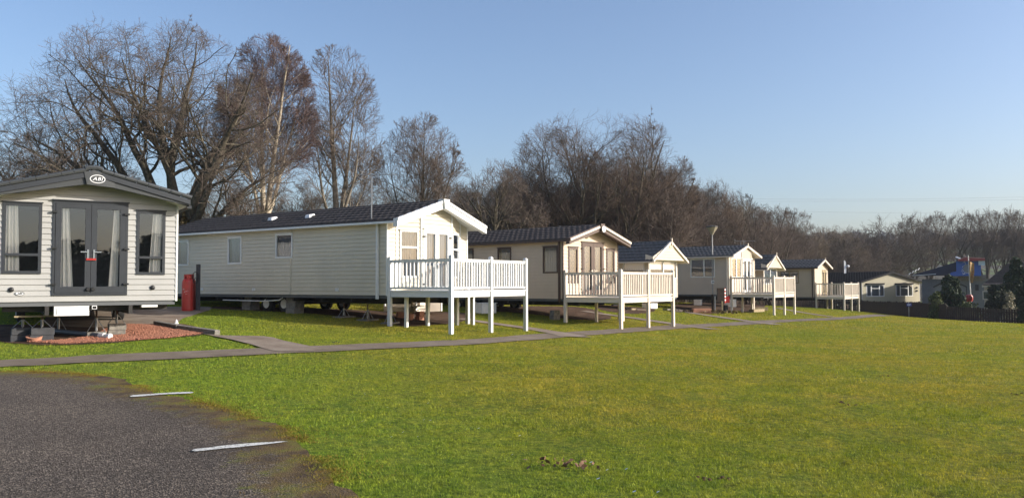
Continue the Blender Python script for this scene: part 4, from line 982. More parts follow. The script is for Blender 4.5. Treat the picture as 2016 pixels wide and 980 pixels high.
# round oak-like tree
ro=make_tree('bare_tree',31,9,4.0,4.0,5.2,[((0,0,0),(0,0,1),2.6,.32,.26,.03,0)]+[((0,0,2.2+.1*i),up(a,e),L,.16,.03,.1,.04) for i,(a,e,L) in enumerate(((10,35,4.2),(70,60,4.6),(130,50,4.4),(175,38,4.2),(200,65,4.6),(300,55,4.4),(340,70,4.8),(95,80,5.0)))],
 [LV(n=8,a=(25,60),L=2.8,s=.6,K=8,g=.16,trop=.04,rr=.55),LV(n=7,a=(25,60),L=1.5,s=.6,K=6,g=.16,trop=.04),LV(n=5,a=(25,60),L=.8,s=.65,K=4,g=.16,trop=.03,rmin=.010),LV(n=3,a=(20,55),L=.45,s=.8,K=3,g=.1,rmin=.008,t0=.1)],'bark','twig')
P=at(965,440,56); zb=z1(P.x,56); place_tree(ro,True,P.x,56,(at(965,308,56).z-zb)/9.2,0,'round bare oak behind the gap between the cream and tan caravans','tree',None)
P=at(60,350,47); place_tree(ro,False,P.x,47,(at(60,243,47).z-z1(P.x,47))/9.2,2.2,'bare oak at the left edge above the grey caravan roof','tree',None,sx=1.0)
# big many-stemmed tree
bt=make_tree('bare_tree',41,14,6.2,6.8,7.8,[((.3*math.cos(R(a)),.3*math.sin(R(a)),0),up(a,e),L,r0,.02,.06,.045) for a,e,L,r0 in ((175,52,9.5,.18),(165,64,10.5,.20),(120,74,12.2,.22),(90,84,13.0,.24),(20,74,12.4,.22),(5,62,11,.20),(-10,50,9.5,.18),(230,66,11,.2),(300,66,11,.2),(200,38,8.6,.15),(340,36,8.4,.15),(60,58,10,.16),(178,42,9.2,.16),(172,68,11.5,.19),(2,44,9,.16),(8,70,11.5,.19),(270,60,10,.17),(150,58,10.5,.17))],
 [LV(n=13,a=(22,55),L=4.6,s=.45,K=8,g=.11,trop=.06,t0=.2,rr=.5),LV(n=8,a=(20,52),L=2.3,s=.55,K=6,g=.12,trop=.05,t0=.15),LV(n=6,a=(20,55),L=1.2,s=.6,K=4,g=.12,trop=.03,rmin=.008),LV(n=3,a=(20,50),L=.7,s=.8,K=3,g=.1,rmin=.0055,t0=.1)],'bark','twigbrown',Ry=5.0)
P=at(1175,470,62); zb=z1(P.x,62); place_tree(bt,True,P.x,62,(at(1175,214,62).z-zb)/14.3,0,'broad many-stemmed bare tree towering behind the brown-trimmed tan caravan','tree',None,sx=1.22)
# upright brown bushy variant used along the wood edge
w1=birch_like('bare_tree',53,10,3.0,[((.2*math.cos(R(a)),.2*math.sin(R(a)),0),up(a,e),L,r0,.015,.05,.05) for a,e,L,r0 in ((170,62,6.8,.10),(150,76,8.6,.12),(80,85,9.6,.14),(10,74,8.8,.12),(-15,60,6.8,.10),(250,70,7.8,.11),(310,72,7.8,.11))],'barkdark','twigbrown',dens=(11,7,4,3),a=(20,50),cz=5.4,Rz=4.9,trop=.07,rmin=.008)
w2=birch_like('bare_tree',59,12,3.0,[((0,0,0),(0,0,1),3.,.2,.17,.02,0),((0,0,2.8),(-.16,0,1),8.6,.14,.015,.05,.05),((0,0,2.8),(.2,.05,1),8.2,.13,.015,.05,.05),((0,0,3.4),(.0,.4,1),7.2,.1,.015,.05,.05),((0,0,3.6),(-.5,-.2,1),5.2,.08,.015,.06,.05),((0,0,3.8),(.55,-.1,1),5.2,.08,.015,.06,.05)],'barkdark','twigdark',dens=(11,6,5,3),a=(24,55),cz=7.6,Rz=4.6,trop=.05,g=.13,rmin=.007)
w3=make_tree('bare_tree',61,9,4.2,4.0,5.0,[((0,0,0),(0,0,1),1.8,.26,.22,.03,0)]+[((0,0,1.5+.1*i),up(a,e),L,.13,.02,.12,.03) for i,(a,e,L) in enumerate(((5,28,4.4),(60,55,4.8),(130,45,4.6),(178,30,4.4),(215,60,4.8),(300,50,4.6),(345,62,4.8),(95,80,5.4)))],
 [LV(n=9,a=(25,62),L=3.,s=.6,K=7,g=.16,trop=.03,rr=.55),LV(n=7,a=(25,60),L=1.6,s=.6,K=5,g=.16,trop=.03,rmin=.014),LV(n=5,a=(25,60),L=.9,s=.65,K=4,g=.14,trop=.02,rmin=.010),LV(n=3,a=(20,55),L=.5,s=.8,K=3,g=.1,rmin=.008,t0=.1)],'barkdark','twigdark',split=1)
used=set(); rr_=random.Random(8)
HT={id(w1):10.3,id(w2):12.2,id(w3):9.4,id(st_):9.2,id(ro):9.2,id(bt):14.3,id(sb):12}
def wt(pr,px,top,Y,label,sx=1.0,rz=None,group=None,tw=None):
    X=at(px,500,Y).x; s=(at(px,top,Y).z-z1(X,Y))/HT[id(pr)]
    f=id(pr) not in used and pr in (w1,w2,w3); used.add(id(pr))
    place_tree(pr,f,X,Y,s,rz if rz is not None else rr_.uniform(0,6.28),label,'tree',group,sx=sx,tw=tw)
G1='bare trees of the wood edge behind the caravans'
def L1(px,top,Y,n=[0]):
    where=('over the grey caravan roof' if px<350 else 'low behind the long cream roof' if px<600 else 'near the aerial of the cream roof' if px<800 else 'between the cream gable and tan roof' if px<1000 else 'above the tan caravan roof' if px<1160 else 'right of the many-stemmed tree' if px<1310 else 'above the ivory boarded gable' if px<1350 else 'behind the lamp post lantern' if px<1425 else 'above the beige caravan gable' if px<1500 else 'above the small hidden caravan' if px<1560 else 'above the farthest caravan' if px<1600 else 'in the dark end of the wood')
    return ('taller' if top<350 else 'lower')+(' bare tree set back, ' if Y>90 or (px<1310 and Y>66) else ' bare tree in front, ')+where
for px,top,Y,pr,sx in ((592,345,60,ro,1),(440,350,64,ro,1),(215,318,64,ro,1.1),(725,352,66,ro,1),(880,345,70,w3,1),(905,352,58,w1,1),(935,345,66,w1,1.1),(1010,345,62,w1,1),(1045,330,68,ro,1),(1065,335,66,w1,1.1),(1110,330,74,w3,1.1),(1150,330,70,w1,1),(1235,270,66,w1,1.35),(1265,300,63,w1,1.4),(1215,320,70,w1,1.3),(1300,318,70,w1,1.3),(1325,365,74,w1,1.2),(1345,355,72,w1,1.2),(1290,360,60,w1,1.2),(1372,350,78,w1,1.1),(1400,345,76,bt,.62),(1418,360,82,w1,1.1),(1440,365,84,w2,1.1),(1462,388,86,w1,1.2),(1485,385,90,w2,1.1),(1503,392,88,w1,1.2),(1530,398,96,w2,1),(1555,402,98,w2,1.1),(1578,430,96,w1,1.2),(1520,430,84,w1,1.3),(1475,420,80,w1,1.2),(1430,410,74,w1,1.2),(1388,408,70,w1,1.2),(1345,410,68,w1,1.2),(1560,440,92,w1,1.2),(1595,436,110,w3,1.2),(1622,432,112,w3,1.1),(1650,432,114,w3,1.2),(1678,436,116,w3,1.1),(1700,448,118,w3,1.1),(1612,450,104,w3,1.2),(1665,455,106,w3,1.2)):
    wt(pr,px,top,Y,L1(px,top,Y),sx,group=G1,tw=(None,'twigsunlit','twig',None,'twigdark')[int(px*7+top)%5])
_by={}
for o_ in [o for o in COL.objects if o.get('group')==G1]: _by.setdefault(o_['label'],[]).append(o_)
for lb,os_ in _by.items():
    if len(os_)<2: continue
    os_.sort(key=lambda o:o.location.x/o.location.y); n_=len(os_); nm={2:('left one','right one'),3:('left one','middle one','right one')}.get(n_,tuple(q+' from the left' for q in ('first','second','third','fourth','fifth','sixth','seventh','eighth')))
    for i_,o_ in enumerate(os_): o_['label']=lb+', '+nm[i_]
G2='dark bare trees standing along the skyline at the right'; L2='dark bare tree with tall upright limbs on the right-hand skyline'
wt(w3,1752,408,118,'forked bare tree with a leaning limb, first of the skyline trees on the right',.95,0.3)
for px,top,Y,pr,sx in ((1828,406,122,w2,1),(1872,404,124,w2,1.1),(1800,420,130,w2,.9),(1905,408,126,w2,.9),(1942,400,124,w2,1.05),(1967,404,128,w2,.9),(1992,398,126,w2,1),(2018,404,124,w2,1.1),(2050,400,126,w2,1)):
    k_=sorted((1800,1828,1872,1905,1942,1967,1992,2018,2050)).index(px)
    wt(pr,px,top,Y,('first','second','third','fourth','fifth','sixth','seventh','eighth','ninth','tenth','eleventh','twelfth','thirteenth','last')[k_]+' dark skyline tree right of the forked leaning one',sx,group=G2,tw='twig')

# undergrowth of the wood edge, one mass
def scrub(name,pts,m,label,seed,n=2600,h=(1.6,4.2),dep=6,rad=.014):
    r=np.random.default_rng(seed); q=np.array(pts,float); seg=np.diff(q,axis=0); L=np.linalg.norm(seg,axis=1); cum=np.r_[0,np.cumsum(L)]
    t=r.uniform(0,cum[-1],n); i=np.clip(np.searchsorted(cum,t)-1,0,len(L)-1); f=((t-cum[i])/L[i])[:,None]; B=q[i]+seg[i]*f; nrm=np.c_[-seg[i][:,1],seg[i][:,0]]/L[i][:,None]; B=B+nrm*r.uniform(0,dep,(n,1))
    P=np.c_[B,Z(B[:,0],B[:,1])-.1]; D=np.c_[r.normal(0,.35,(n,2)),np.ones(n)]; Ls=r.uniform(h[0],h[1],n)*(1+.25*np.sin(t*.5))
    l1=grow_lines(r,P,D,Ls,6,.14,.03); R1=np.full(n,rad); o=[tubes(l1,R1,R1*.5,3)]
    c=np.array([0,0,0.]); big=np.array([1e5]*3)
    P,D,L_,R0=children(r,l1,R1,R1*.5,5,.2,1,20,60,1,c,big,1.6,.45); l2=grow_lines(r,P,D,L_,4,.15,.05); R0=np.maximum(R0,.010); o.append(tubes(l2,R0,R0*.6,3))
    P,D,L_,R0=children(r,l2,R0,R0*.6,3,.2,1,20,60,1,c,big,.8,.6); l3=grow_lines(r,P,D,L_,3,.15,.05); R0=np.maximum(R0,.009); o.append(tubes(l3,R0,R0*.6,3))
    Vs=[];Fs=[];b=0
    for V_,F_ in o: Vs.append(V_);Fs.append(F_+b); b+=len(V_)
    ob=new_obj(name,np_mesh(name,np.concatenate(Vs),np.concatenate(Fs)),None,M[m]); tag(ob,label,'undergrowth',kind='stuff'); return ob
def gline(*p): return [(at(px,500,Y).x,Y) for px,Y in p]
scrub('undergrowth',gline((880,54),(1010,58),(1110,62),(1240,60),(1340,66),(1450,76),(1560,90),(1640,100)),'twigbrown','tangled brown undergrowth below the trees behind the caravans',5,n=2600,h=(1.8,4.2),dep=9)
scrub('undergrowth',gline((350,56),(600,58),(760,60),(880,62)),'twig','thin scrub below the trees behind the long cream caravan',6,n=900,h=(1.5,3.4),dep=6)
scrub('undergrowth',gline((1600,118),(1720,122),(1850,126),(2060,128)),'twigdark','low dark scrub below the skyline trees at the right',9,n=900,h=(1.0,2.4),dep=8,rad=.014)

# bushes and evergreens
def bush(px,Y,top,w,m,label,name='evergreen_bush',n=5200,size=.13,seed=1,cone=.5,base=None,cat='bush',stem='barkdark'):
    X=at(px,500,Y).x; zb=z1(X,Y) if base is None else at(px,base,Y).z; H=at(px,top,Y).z-zb; Wd=w/F_PX*Y/2
    root=empty(name,(X,Y,zb),0,label,cat)
    r=np.random.default_rng(seed); nc=46; cz=r.uniform(.08,.95,nc); prof=(1-cz)**cone*1.0; prof=np.where(cz<.2,prof*(.7+cz*1.5),prof); an=r.uniform(0,6.283,nc); rc=prof*r.uniform(.25,.85,nc)
    C_=np.c_[np.cos(an)*rc*Wd,np.sin(an)*rc*Wd,cz*H]; sz=(.20+.16*r.uniform(0,1,nc))*Wd*(.5+.7*prof)
    def fn(rg,n_):
        k=rg.integers(0,nc,n_); v=_norm(rg.normal(0,1,(n_,3)))*(rg.uniform(0,1,(n_,1))**.4)*sz[k][:,None]*np.array([1,1,1.25]); p=C_[k]+v; p[:,2]=np.clip(p[:,2],.02,H*1.02); return p
    leaves('foliage',m,root,fn,n,size,seed)
    t=MB(); t.tube([(0,0,-.1),(0,0,H*.7)],[.09,.03],6); t.build('stem',M[stem],root)
    return root
bush(1870,62,541,68,'conifer','dark conical evergreen bush between the lodge and the flagpole',n=9000,size=.13,seed=2,cone=.55,cat='bush')
bush(1998,60,505,70,'conifer','tall dark evergreen at the right edge of the view',n=9000,size=.15,seed=3,cone=.5)
bush(1962,58,562,60,'holly','low dark evergreen below the tiled roof at the right',n=5200,size=.12,seed=4,cone=.35)
bush(1840,60,575,36,'shrubleaf','small yellow-green shrub at the foot of the conical evergreen',n=2200,size=.12,seed=5,cone=.35)
bush(1985,57,575,30,'dryleaf','pale dry-leaved climber on the fence at the right',name='shrub',n=900,size=.10,seed=6,cone=.3)
bush(1905,59,595,50,'shrubleaf','ragged grey-green shrub behind the low fence under the flagpole',name='shrub',n=1300,size=.10,seed=7,cone=.3)
bush(1972,66,530,44,'shrubleaf','loose yellow-green leafy bush beside the tiled roof',name='shrub',n=1900,size=.16,seed=8,cone=.4)
bush(2012,55,560,30,'holly','dark ivy-covered bush at the far right edge',n=3200,size=.11,seed=9,cone=.3)
bush(1640,112,470,120,'holly','broad dark evergreen below the wood, behind the farthest caravan',n=9000,size=.30,seed=12,cone=.4)
bush(1578,100,480,70,'holly','dark evergreen mound at the end of the wood edge',n=5200,size=.26,seed=13,cone=.4)
bush(1180,61,400,70,'holly','dark ivy mass around the foot of the many-stemmed tree',n=5200,size=.14,seed=14,cone=.6)
bush(1055,66,425,60,'holly','dark holly bush in the wood behind the tan caravan roof',n=4200,size=.15,seed=15,cone=.6)
bush(470,47,415,40,'holly','small dark evergreen peeping over the long caravan roof',n=1500,size=.12,seed=16,cone=.6)

# distant wood on the hill, seen as one mass
def far_wood():
    r=np.random.default_rng(2); n=1500; x=r.uniform(60,420,n); y=r.uniform(210,640,n)
    k=(np.sin(x/47.+y/31.)+np.sin(y/23.-x/60.)+r.normal(0,.4,n)>.75)|(y>525); x=x[k];y=y[k]
    xl=r.uniform(-120,60,500); yl=r.uniform(200,600,500); x=np.r_[x,xl]; y=np.r_[y,yl]; n=len(x); z=Z(x,y)
    m=64; s=r.uniform(2.5,4.6,(n,1,1)); v=_norm(r.normal(0,1,(n,m,3)))*(r.uniform(0,1,(n,m,1))**.35)*s*np.array([1,1,1.15]); C_=np.stack([x,y,z+s[:,0,0]*1.1],-1)[:,None]+v
    C_=C_.reshape(-1,3); q=len(C_); a=_norm(r.normal(0,1,(q,3))+np.array([0,0,.5])); b=_norm(np.cross(a,r.normal(0,1,(q,3)))); L=r.uniform(.8,2.2,(q,1)); w=r.uniform(.25,.6,(q,1))
    V=np.stack([C_-a*L,C_+b*w,C_+a*L,C_-b*w],1).reshape(-1,3)
    o=new_obj('distant_wood',np_mesh('distant_wood',V,np.arange(q*4).reshape(-1,4)),None,M['twigdark']); tag(o,'leafless woods covering the far hillside','wood',kind='stuff')
far_wood()
# ------------------------------------------------------------ small things
def loc2(A,th,x,y):
    c,s=math.cos(th),math.sin(th); X=A[0]+c*x-s*y; Y=A[1]+s*x+c*y; return X,Y,z1(X,Y)
def G(px,py):
    x,y=gp(px,py); return (x,y,z1(x,y))
def block_stack(p,rz,n,label,m='block',w=.44,d=.22,h=.20,group='concrete blocks under the caravans',dz=.0,cat='concrete block'):
    for i in range(n):
        b=MB(); b.box(-w/2,-d/2,0,w/2,d/2,h-.004); o=b.build('concrete_block',M[m],None,bevel=.008); o.location=(p[0]+.01*i,p[1],p[2]-.01+dz+i*h); o.rotation_euler=(0,0,rz+.06*i)
        pos='' if n==1 else (', lowest of its stack' if i==0 else (', topmost of its stack' if i==n-1 else ', in the middle of its stack'))
        tag(o,label+pos,cat,group)
def jack(p,top,label,first=[None]):
    h=top-p[2]; root=empty('jack_stand',p,0,label,'jack stand','steel jack stands under the caravans')
    t=MB(); t.tube([(0,0,h*.35),(0,0,h)],.022,8); t.lathe([(0,h-.012),(.05,h-.012),(.05,h),(0,h)],(0,0,0),10); t.build('screw',M['rust'],root)
    t=MB(); t.tube([(0,0,.02),(0,0,h*.62)],.030,8); t.build('tube',M['steel'],root)
    for k in range(4):
        a=k*math.pi/2+.5; l=MB(); l.tube([(math.cos(a)*.19,math.sin(a)*.19,0),(math.cos(a)*.03,math.sin(a)*.03,h*.58)],.009,5); l.build('leg',M['steel'],root)
    return root
gz=lambda p,d=0:(p[0],p[1],p[2]+d)
# under caravan 1
B1=loc2(A1,TH1,.55,.75); B2=loc2(A1,TH1,.92,.55); B3=loc2(A1,TH1,2.05,1.0); B4=loc2(A1,TH1,2.45,1.1)
block_stack(B1,TH1,2,'dark block under the leftmost jack stand','blockdark',.46,.26,.16)
block_stack(B2,TH1,2,'dark block under the jack stand beside the plank','blockdark',.46,.26,.16)
jack(gz(B1,.31),A1[2]-.30,'jack stand on dark blocks, farthest left below the grey caravan')
jack(gz(B2,.31),A1[2]-.30,'jack stand on dark blocks beside the wooden plank')
p=loc2(A1,TH1,2.05,.95); block_stack(p,TH1+.1,1,'pale lone block under a jack stand on the gravel','block',.42,.2,.14); jack(gz(p,.13),A1[2]-.22,'jack stand on a pale block in the middle of the gravel')
p=loc2(A1,TH1,2.5,1.1); block_stack(p,TH1,2,'pale block beside the end of the grey drainpipe','block',.38,.22,.15); jack(gz(p,.29),A1[2]-.22,'jack stand on two pale blocks by the end of the drainpipe')
p=loc2(A1,TH1,1.35,2.6); jack(p,A1[2]-.25,'small jack stand on the concrete behind the white locker')
o=MB(); o.box(-.42,-.06,0,.42,.06,.035); w=o.build('plank',M['wood'],None); p=loc2(A1,TH1,.80,.45); w.location=(p[0],p[1],p[2]+.56); w.rotation_euler=(0,0,TH1); tag(w,'short bare plank laid across the left jack stand','plank')
o=MB(); o.lathe([(0,0),(.035,0),(.04,.02),(.03,.03),(.045,.10),(.045,.13),(.03,.15),(.03,.22),(.04,.23),(.02,.30),(0,.31)],(0,0,0),12); w=o.build('pipe_fitting',M['white'],None,smooth=True); p=loc2(A1,TH1,.98,.45); w.location=(p[0],p[1],p[2]+.596); tag(w,'white plastic pipe fitting standing on the plank','pipe fitting')
# white step / locker hanging box
def step_box(p,rz,w,d,h,label,m='white',legs=0,cat='step box',group=None):
    root=empty('step_box',p,rz,label,cat,group); b=MB(); b.box(0,0,legs,w,d,legs+h); b.build('box',M[m],root,bevel=.015)
    f=MB(); f.box(.06,-.008,legs+.05,w-.06,.002,legs+h-.06); f.build('front_panel',M[m],root,bevel=.003)
    l=MB(); l.box(-.02,-.025,legs+h,w+.04,d+.02,legs+h+.03); l.build('tread',M[m],root,bevel=.006)
    return root
b=MB(); b.box(1.12,.02,-.325,1.82,.48,-.105); lk=b.build('locker',M['white'],c1,bevel=.012)
b=MB(); b.box(1.18,.008,-.285,1.76,.0195,-.15); b.build('locker_door',M['white'],lk,bevel=.003)
b=MB(); b.box(2.9,.02,-.16,3.25,.4,-.105); b.build('service_tray',M['white'],c1,bevel=.01)
# drain pipe
pa=G(84,656); pb=G(196,666)
o=MB(); o.tube([(pa[0],pa[1],pa[2]+.09),(pb[0],pb[1],pb[2]+.07)],.055,14); root=empty('drainpipe',pa,0,'grey drainpipe lying on the red gravel','drainpipe')
ob=o.build('pipe',M['greypipe'],root,smooth=True); ob.location=(-pa[0],-pa[1],-pa[2])
d=Vector(pb)-Vector(pa); d.normalize(); q=Vector(pb)+Vector((0,0,.07))
o=MB(); o.tube([q,q+d*.16],.065,14); o.tube([q+d*.16,q+d*.30],.052,14); o.tube([q+d*.30,q+d*.36],.066,14); ob=o.build('coupling',M['white'],root,smooth=True); ob.location=(-pa[0],-pa[1],-pa[2])
# broken flower pot and stones
p=G(68,673); o=MB(); o.lathe([(0,0),(.13,0),(.16,.10),(.17,.14),(.13,.14),(.0,.10)],(0,0,0),14); w=o.build('plant_pot',M['terracotta'],None,smooth=True); w.location=p; w.rotation_euler=(.25,.1,0); tag(w,'broken terracotta pot on the edge of the gravel','plant pot')
def kerb(px0,px1,label,m='block'):
    a=Vector(G(*px0)); b=Vector(G(*px1)); o=MB(); L=(b-a).length; n=max(1,round(L/.9))
    o.bar((0,0,.05),(b-a)+Vector((0,0,.05)),.16,.16); w=o.build('kerb_stone',M['blockdark' if m=='d' else 'block'],None,bevel=.015); w.location=a; tag(w,label,'kerb stone','kerb stones along the gravel')
kerb((307,641),(352,649),'weathered kerb stone along the gravel, the one nearer the caravan')
kerb((353,649.5),(428,660),'weathered kerb stone along the gravel, the one ending at the paving')
o=MB(); o.lathe([(.07,0),(.05,.02),(.02,.09),(0,.12)],(0,0,0),8); w=o.build('stone',M['silver'],None); w.location=gz(G(347,646),.12); tag(w,'small white stone standing on the kerb','stone')
# gas bottles behind and the post beside them
def gas(px,Y,foot,top,label):
    X=at(px,590,Y).x; zb=z1(X,Y); H=1.28; root=empty('gas_bottle',(X,Y,zb),.4,label,'gas bottle','red gas bottles')
    b=MB(); b.lathe([(0,.02),(.185,.02),(.19,.05),(.19,.07),(.187,.10),(.187,.95),(.18,1.02),(.155,1.08),(.10,1.12),(0,1.13)],(0,0,0),28); b.build('body',M['gas'],root,smooth=True)
    f=MB(); f.lathe([(.15,0),(.178,0),(.178,.08),(.15,.08)],(0,0,0),24); f.build('foot_ring',M['gas'],root,smooth=True)
    c=MB(); n=20
    for k in range(n):
        if k in (3,4,12,13): continue
        a0,a1=2*math.pi*k/n,2*math.pi*(k+1)/n; q=[(math.cos(a)*r,math.sin(a)*r) for a,r in ((a0,.125),(a1,.125),(a1,.118),(a0,.118))]
        c.hexa([(x,y,1.10) for x,y in q],[(x,y,1.26) for x,y in q])
    c.build('collar',M['gas'],root); v=MB(); v.tube([(0,0,1.12),(0,0,1.2)],.03,8); v.tube([(0,0,1.18),(.09,0,1.18)],.018,6); v.build('valve',M['chrome'],root)
    return root
zb=0
ga=gas(369,28.2,602,533,'red gas bottle standing between the first two caravans, its emblem towards the lawn')
gas(374,28.75,602,533,'second red gas bottle, half hidden behind the first')
def emblem():
    b=MB(); r=random.Random(2); R_=.189
    def arcbar(a0,a1,z0,z1_,t=.012):
        P=[(math.cos(a)*R_,math.sin(a)*R_,z) for a,z in ((a0,z0),(a1,z1_))]; b.bar(P[0],P[1],t,.004)
    for i in range(9): a=-2.25+i*.085; arcbar(a,a+.06,.66+.02*math.sin(i*2.1)+.006*i,.64+.02*math.cos(i*1.7)+.006*i,.014)
    for i in range(5): a=-2.0+i*.08; arcbar(a,a+.06,.585,.59,.012)
    for i in range(4): a=-2.45+i*.07; arcbar(a,a+.06,.78-.02*i,.74+.03*(i%2),.010)
    b.build('emblem',M['silver'],ga)
emblem()
X=at(390,560,28.6).x; zb=z1(X,28.6); po=empty('service_post',(X,28.6,zb),.5,'grey wooden service post with a looped hose beside the gas bottles','post')
b=MB(); b.box(-.07,-.05,-.1,.07,.05,1.62); b.build('post',M['blockdark'],po)
b=MB(); pts=[(-.10+.10*math.cos(a)*(1+.1*math.sin(3*a)),-.08,1.15+.20*math.sin(a)) for a in np.linspace(0,9.4,28)]; b.tube(pts,.014,6); b.tube([(-.1,-.08,1.15),(-.2,-.05,1.0),(-.3,0,1.05)],.012,6); b.build('hose',M['black'],po)
# TV aerials
def aerial(p,h,boom,label,rz=0,grp='television aerials on the roofs'):
    root=empty('television_aerial',p,rz,label,'aerial',grp); m=MB(); m.tube([(0,0,0),(0,0,h)],.019,6); m.build('mast',M['steel'],root)
    b=MB(); b.tube([(-boom*.7,0,h-.05),(boom*.3,0,h-.02)],.012,5)
    for i in range(7):
        x=-boom*.7+boom*i/6.5; l=.16-.012*i; b.tube([(x,-l,h-.05+i*.004),(x,l,h-.05+i*.004)],.007,4)
    for s in (-1,1): b.tube([(boom*.3,-.18,h-.03+s*.12),(boom*.3,.18,h-.03+s*.12)],.008,4); b.tube([(boom*.3,0,h-.03),(boom*.3,0,h-.03+s*.12)],.008,4)
    b.build('antenna',M['steel'],root); return root
def roofpt(A,th,x,y,z): X,Y,_=loc2(A,th,x,y); return (X,Y,A[2]+z)
aerial(roofpt(A2,TH2,-.12,.55,2.36),1.45,1.1,'thin aerial mast on the eave of the long cream caravan',2.9)
aerial(roofpt(A3,TH3,4.12,3.0,2.3),.9,.7,'short aerial on the far eave of the tan caravan',2.5)
aerial(roofpt(A5,TH5,3.8,1.0,1.2),2.35,1.3,'aerial with a long boom between the beige caravan and the boarded gable',2.6)
aerial(roofpt((p6.x,58.5,-1.0),TH6,-.1,1.4,.8),3.2,.1,'tall plain aerial mast in front of the small hidden caravan',2.6)
# steps at the side doors
def steps(p,rz,label,n=3,w=1.1,run_=.28,rise=.2,m='upvc2',side=True,group='step units by the caravan doors',rail=True):
    root=empty('step_unit',p,rz,label,'steps',group)
    for i in range(n):
        s=MB(); s.box(0,i*run_,0,w,n*run_+.5,(i+1)*rise-.002 if i<n-1 else n*rise); s.build('step',M[m],root,bevel=.008)
    if rail:
        for x in (0,w):
            r=MB(); r.box(x-.03,.02,0,x+.03,.08,1.15*n*rise/.6); r.box(x-.03,n*run_+.4,0,x+.03,n*run_+.46,n*rise+.95); r.bar((x,.05,.95),(x,n*run_+.43,n*rise+.9),.05); r.build('handrail',M['upvc'],root)
    return root
p=loc2(A2,TH2,4.75,4.6); steps(p,TH2+math.pi*.5+3.14,'cream boxed steps with low landing seen through the stilts of the first veranda',n=4,w=1.6,rise=.21,rail=True)
b=MB()
p=loc2(A3,TH3,-1.15,3.4); step_box(p,TH3,.9,.6,.42,'white moulded step below the side of the tan caravan')
p=G(1291,608); step_box((p[0]-.3,p[1],p[2]),TH4,.8,.6,.42,'small white step behind the second veranda',)
p=loc2((p6.x,58.5,-1.0),TH6,-.9,2.0); step_box(p,TH6,.7,.6,.6,'white step block near the small hidden caravan')
p=loc2((p6.x,58.5,-1.0),TH6,-1.5,4.2); step_box(p,TH6+.3,.7,.5,.4,'low white step behind the veranda of the beige caravan')
# jack stands and blocks below the other caravans
for i,(x,y,lab) in enumerate(((.7,2.6,'jack stand below the cream caravan, nearest its axle'),(.7,1.5,'jack stand below the cream caravan, middle of three'),(.7,.5,'jack stand below the cream caravan, closest to the veranda'))):
    p=loc2(A2,TH2,x,y); b=MB(); b.box(-.35,-.2,0,.35,.2,.05); o=b.build('paving_slab',M['block'],None); o.location=p; o.rotation_euler=(0,0,TH2+.2*i); tag(o,'grey slab below the '+('first','second','third')[i]+' jack stand from the axle of the cream caravan','paving slab','slabs under the cream caravan'); jack(gz(p,.05),A2[2]-.3,lab)
for x,y,n,lab in ((.45,4.75,3,'block right of the cream caravan wheels'),(.5,7.2,3,'block left of the cream caravan wheels'),):
    p=loc2(A2,TH2,x,y); block_stack(p,TH2,n,lab,'block',.44,.44,.20)
p=loc2(A3,TH3,.6,.9); block_stack(p,TH3,2,'block under the front corner of the tan caravan','block')
p=loc2(A5,TH5,1.0,.8); block_stack(p,TH5,2,'dark block below the front of the beige caravan','blockdark')
p=loc2(A5,TH5,2.2,-.6); step_box(p,TH5,1.6,.35,.16,'low timber bench under the veranda of the beige caravan','wood',legs=.0,cat='bench')
p=G(1495,611); b=MB(); b.box(-.55,-.14,0,.55,.14,.22); o=b.build('timber_block',M['wood'],None,bevel=.01); o.location=p; tag(o,'pale timber block on the grass right of the third veranda','timber block')
p=G(1622,603); b=MB(); b.box(-.5,-.2,0,.5,.2,.22); o=b.build('timber_block',M['wood'],None,bevel=.01); o.location=p; tag(o,'pale timber block under the farthest veranda','timber block')
# clutter below the first veranda: bricks, pot plant
p=G(790,626); block_stack(p,.4,2,'reddish block beside the spiky plant','terracotta',.34,.2,.12,group=None)
p=G(826,630); block_stack(p,.8,2,'pinkish block at the foot of the middle stilt','terracotta',.22,.22,.16,group=None)
p=G(806,630)
root=empty('spiky_plant',p,0,'spiky pale-leaved plant in a pot under the first veranda','plant')
b=MB(); b.lathe([(0,0),(.12,0),(.16,.2),(.17,.22),(.13,.22),(0,.2)],(0,0,0),14); b.build('pot',M['terracotta'],root,smooth=True)
b=MB(); r=random.Random(5)
for i in range(34):
    a=r.uniform(0,6.28); l=r.uniform(.35,.75); e=r.uniform(.3,1.3); w=.016
    P0=Vector((0,0,.2)); P1=Vector((math.cos(a)*math.cos(e)*l*.5,math.sin(a)*math.cos(e)*l*.5,.2+math.sin(e)*l*.7)); P2=Vector((math.cos(a)*math.cos(e)*l,math.sin(a)*math.cos(e)*l,.2+math.sin(e)*l*.75)); b.tube([P0,P1,P2],[w,w*.8,.003],4)
b.build('leaves',M['dryleaf'],root)
# rubble by the small ivory caravan and the flower bed
r=random.Random(9)
for i,(px,py,w,m,lab) in enumerate(((1228,607,.5,'block','grey slab in the rubble behind the second veranda'),(1244,610,.42,'wood','pale plank end in the rubble behind the second veranda'),(1262,611,.6,'slab','sandy slab nearest the path in the rubble'),(1210,602,.45,'blockdark','dark block at the back of the rubble'),(1330,614,.6,'slab','sandy slab beside the path right of the second veranda'),(1312,611,.4,'block','small grey slab between the second veranda and the path'))):
    p=G(px,py); b=MB(); b.box(-w/2,-.15,0,w/2,.15,.09); o=b.build('paving_slab',M[m],None,bevel=.01); o.location=p; o.rotation_euler=(0,.05,r.uniform(0,2)); tag(o,lab,'slab')
p=G(1383,617); root=empty('flower_bed',p,0,'brick-edged bed of low red-leaved plants beside the path','flower bed')
b=MB(); b.box(-.55,-.25,0,.45,.25,.28); b.build('planter',M['terracotta'],root,bevel=.01)
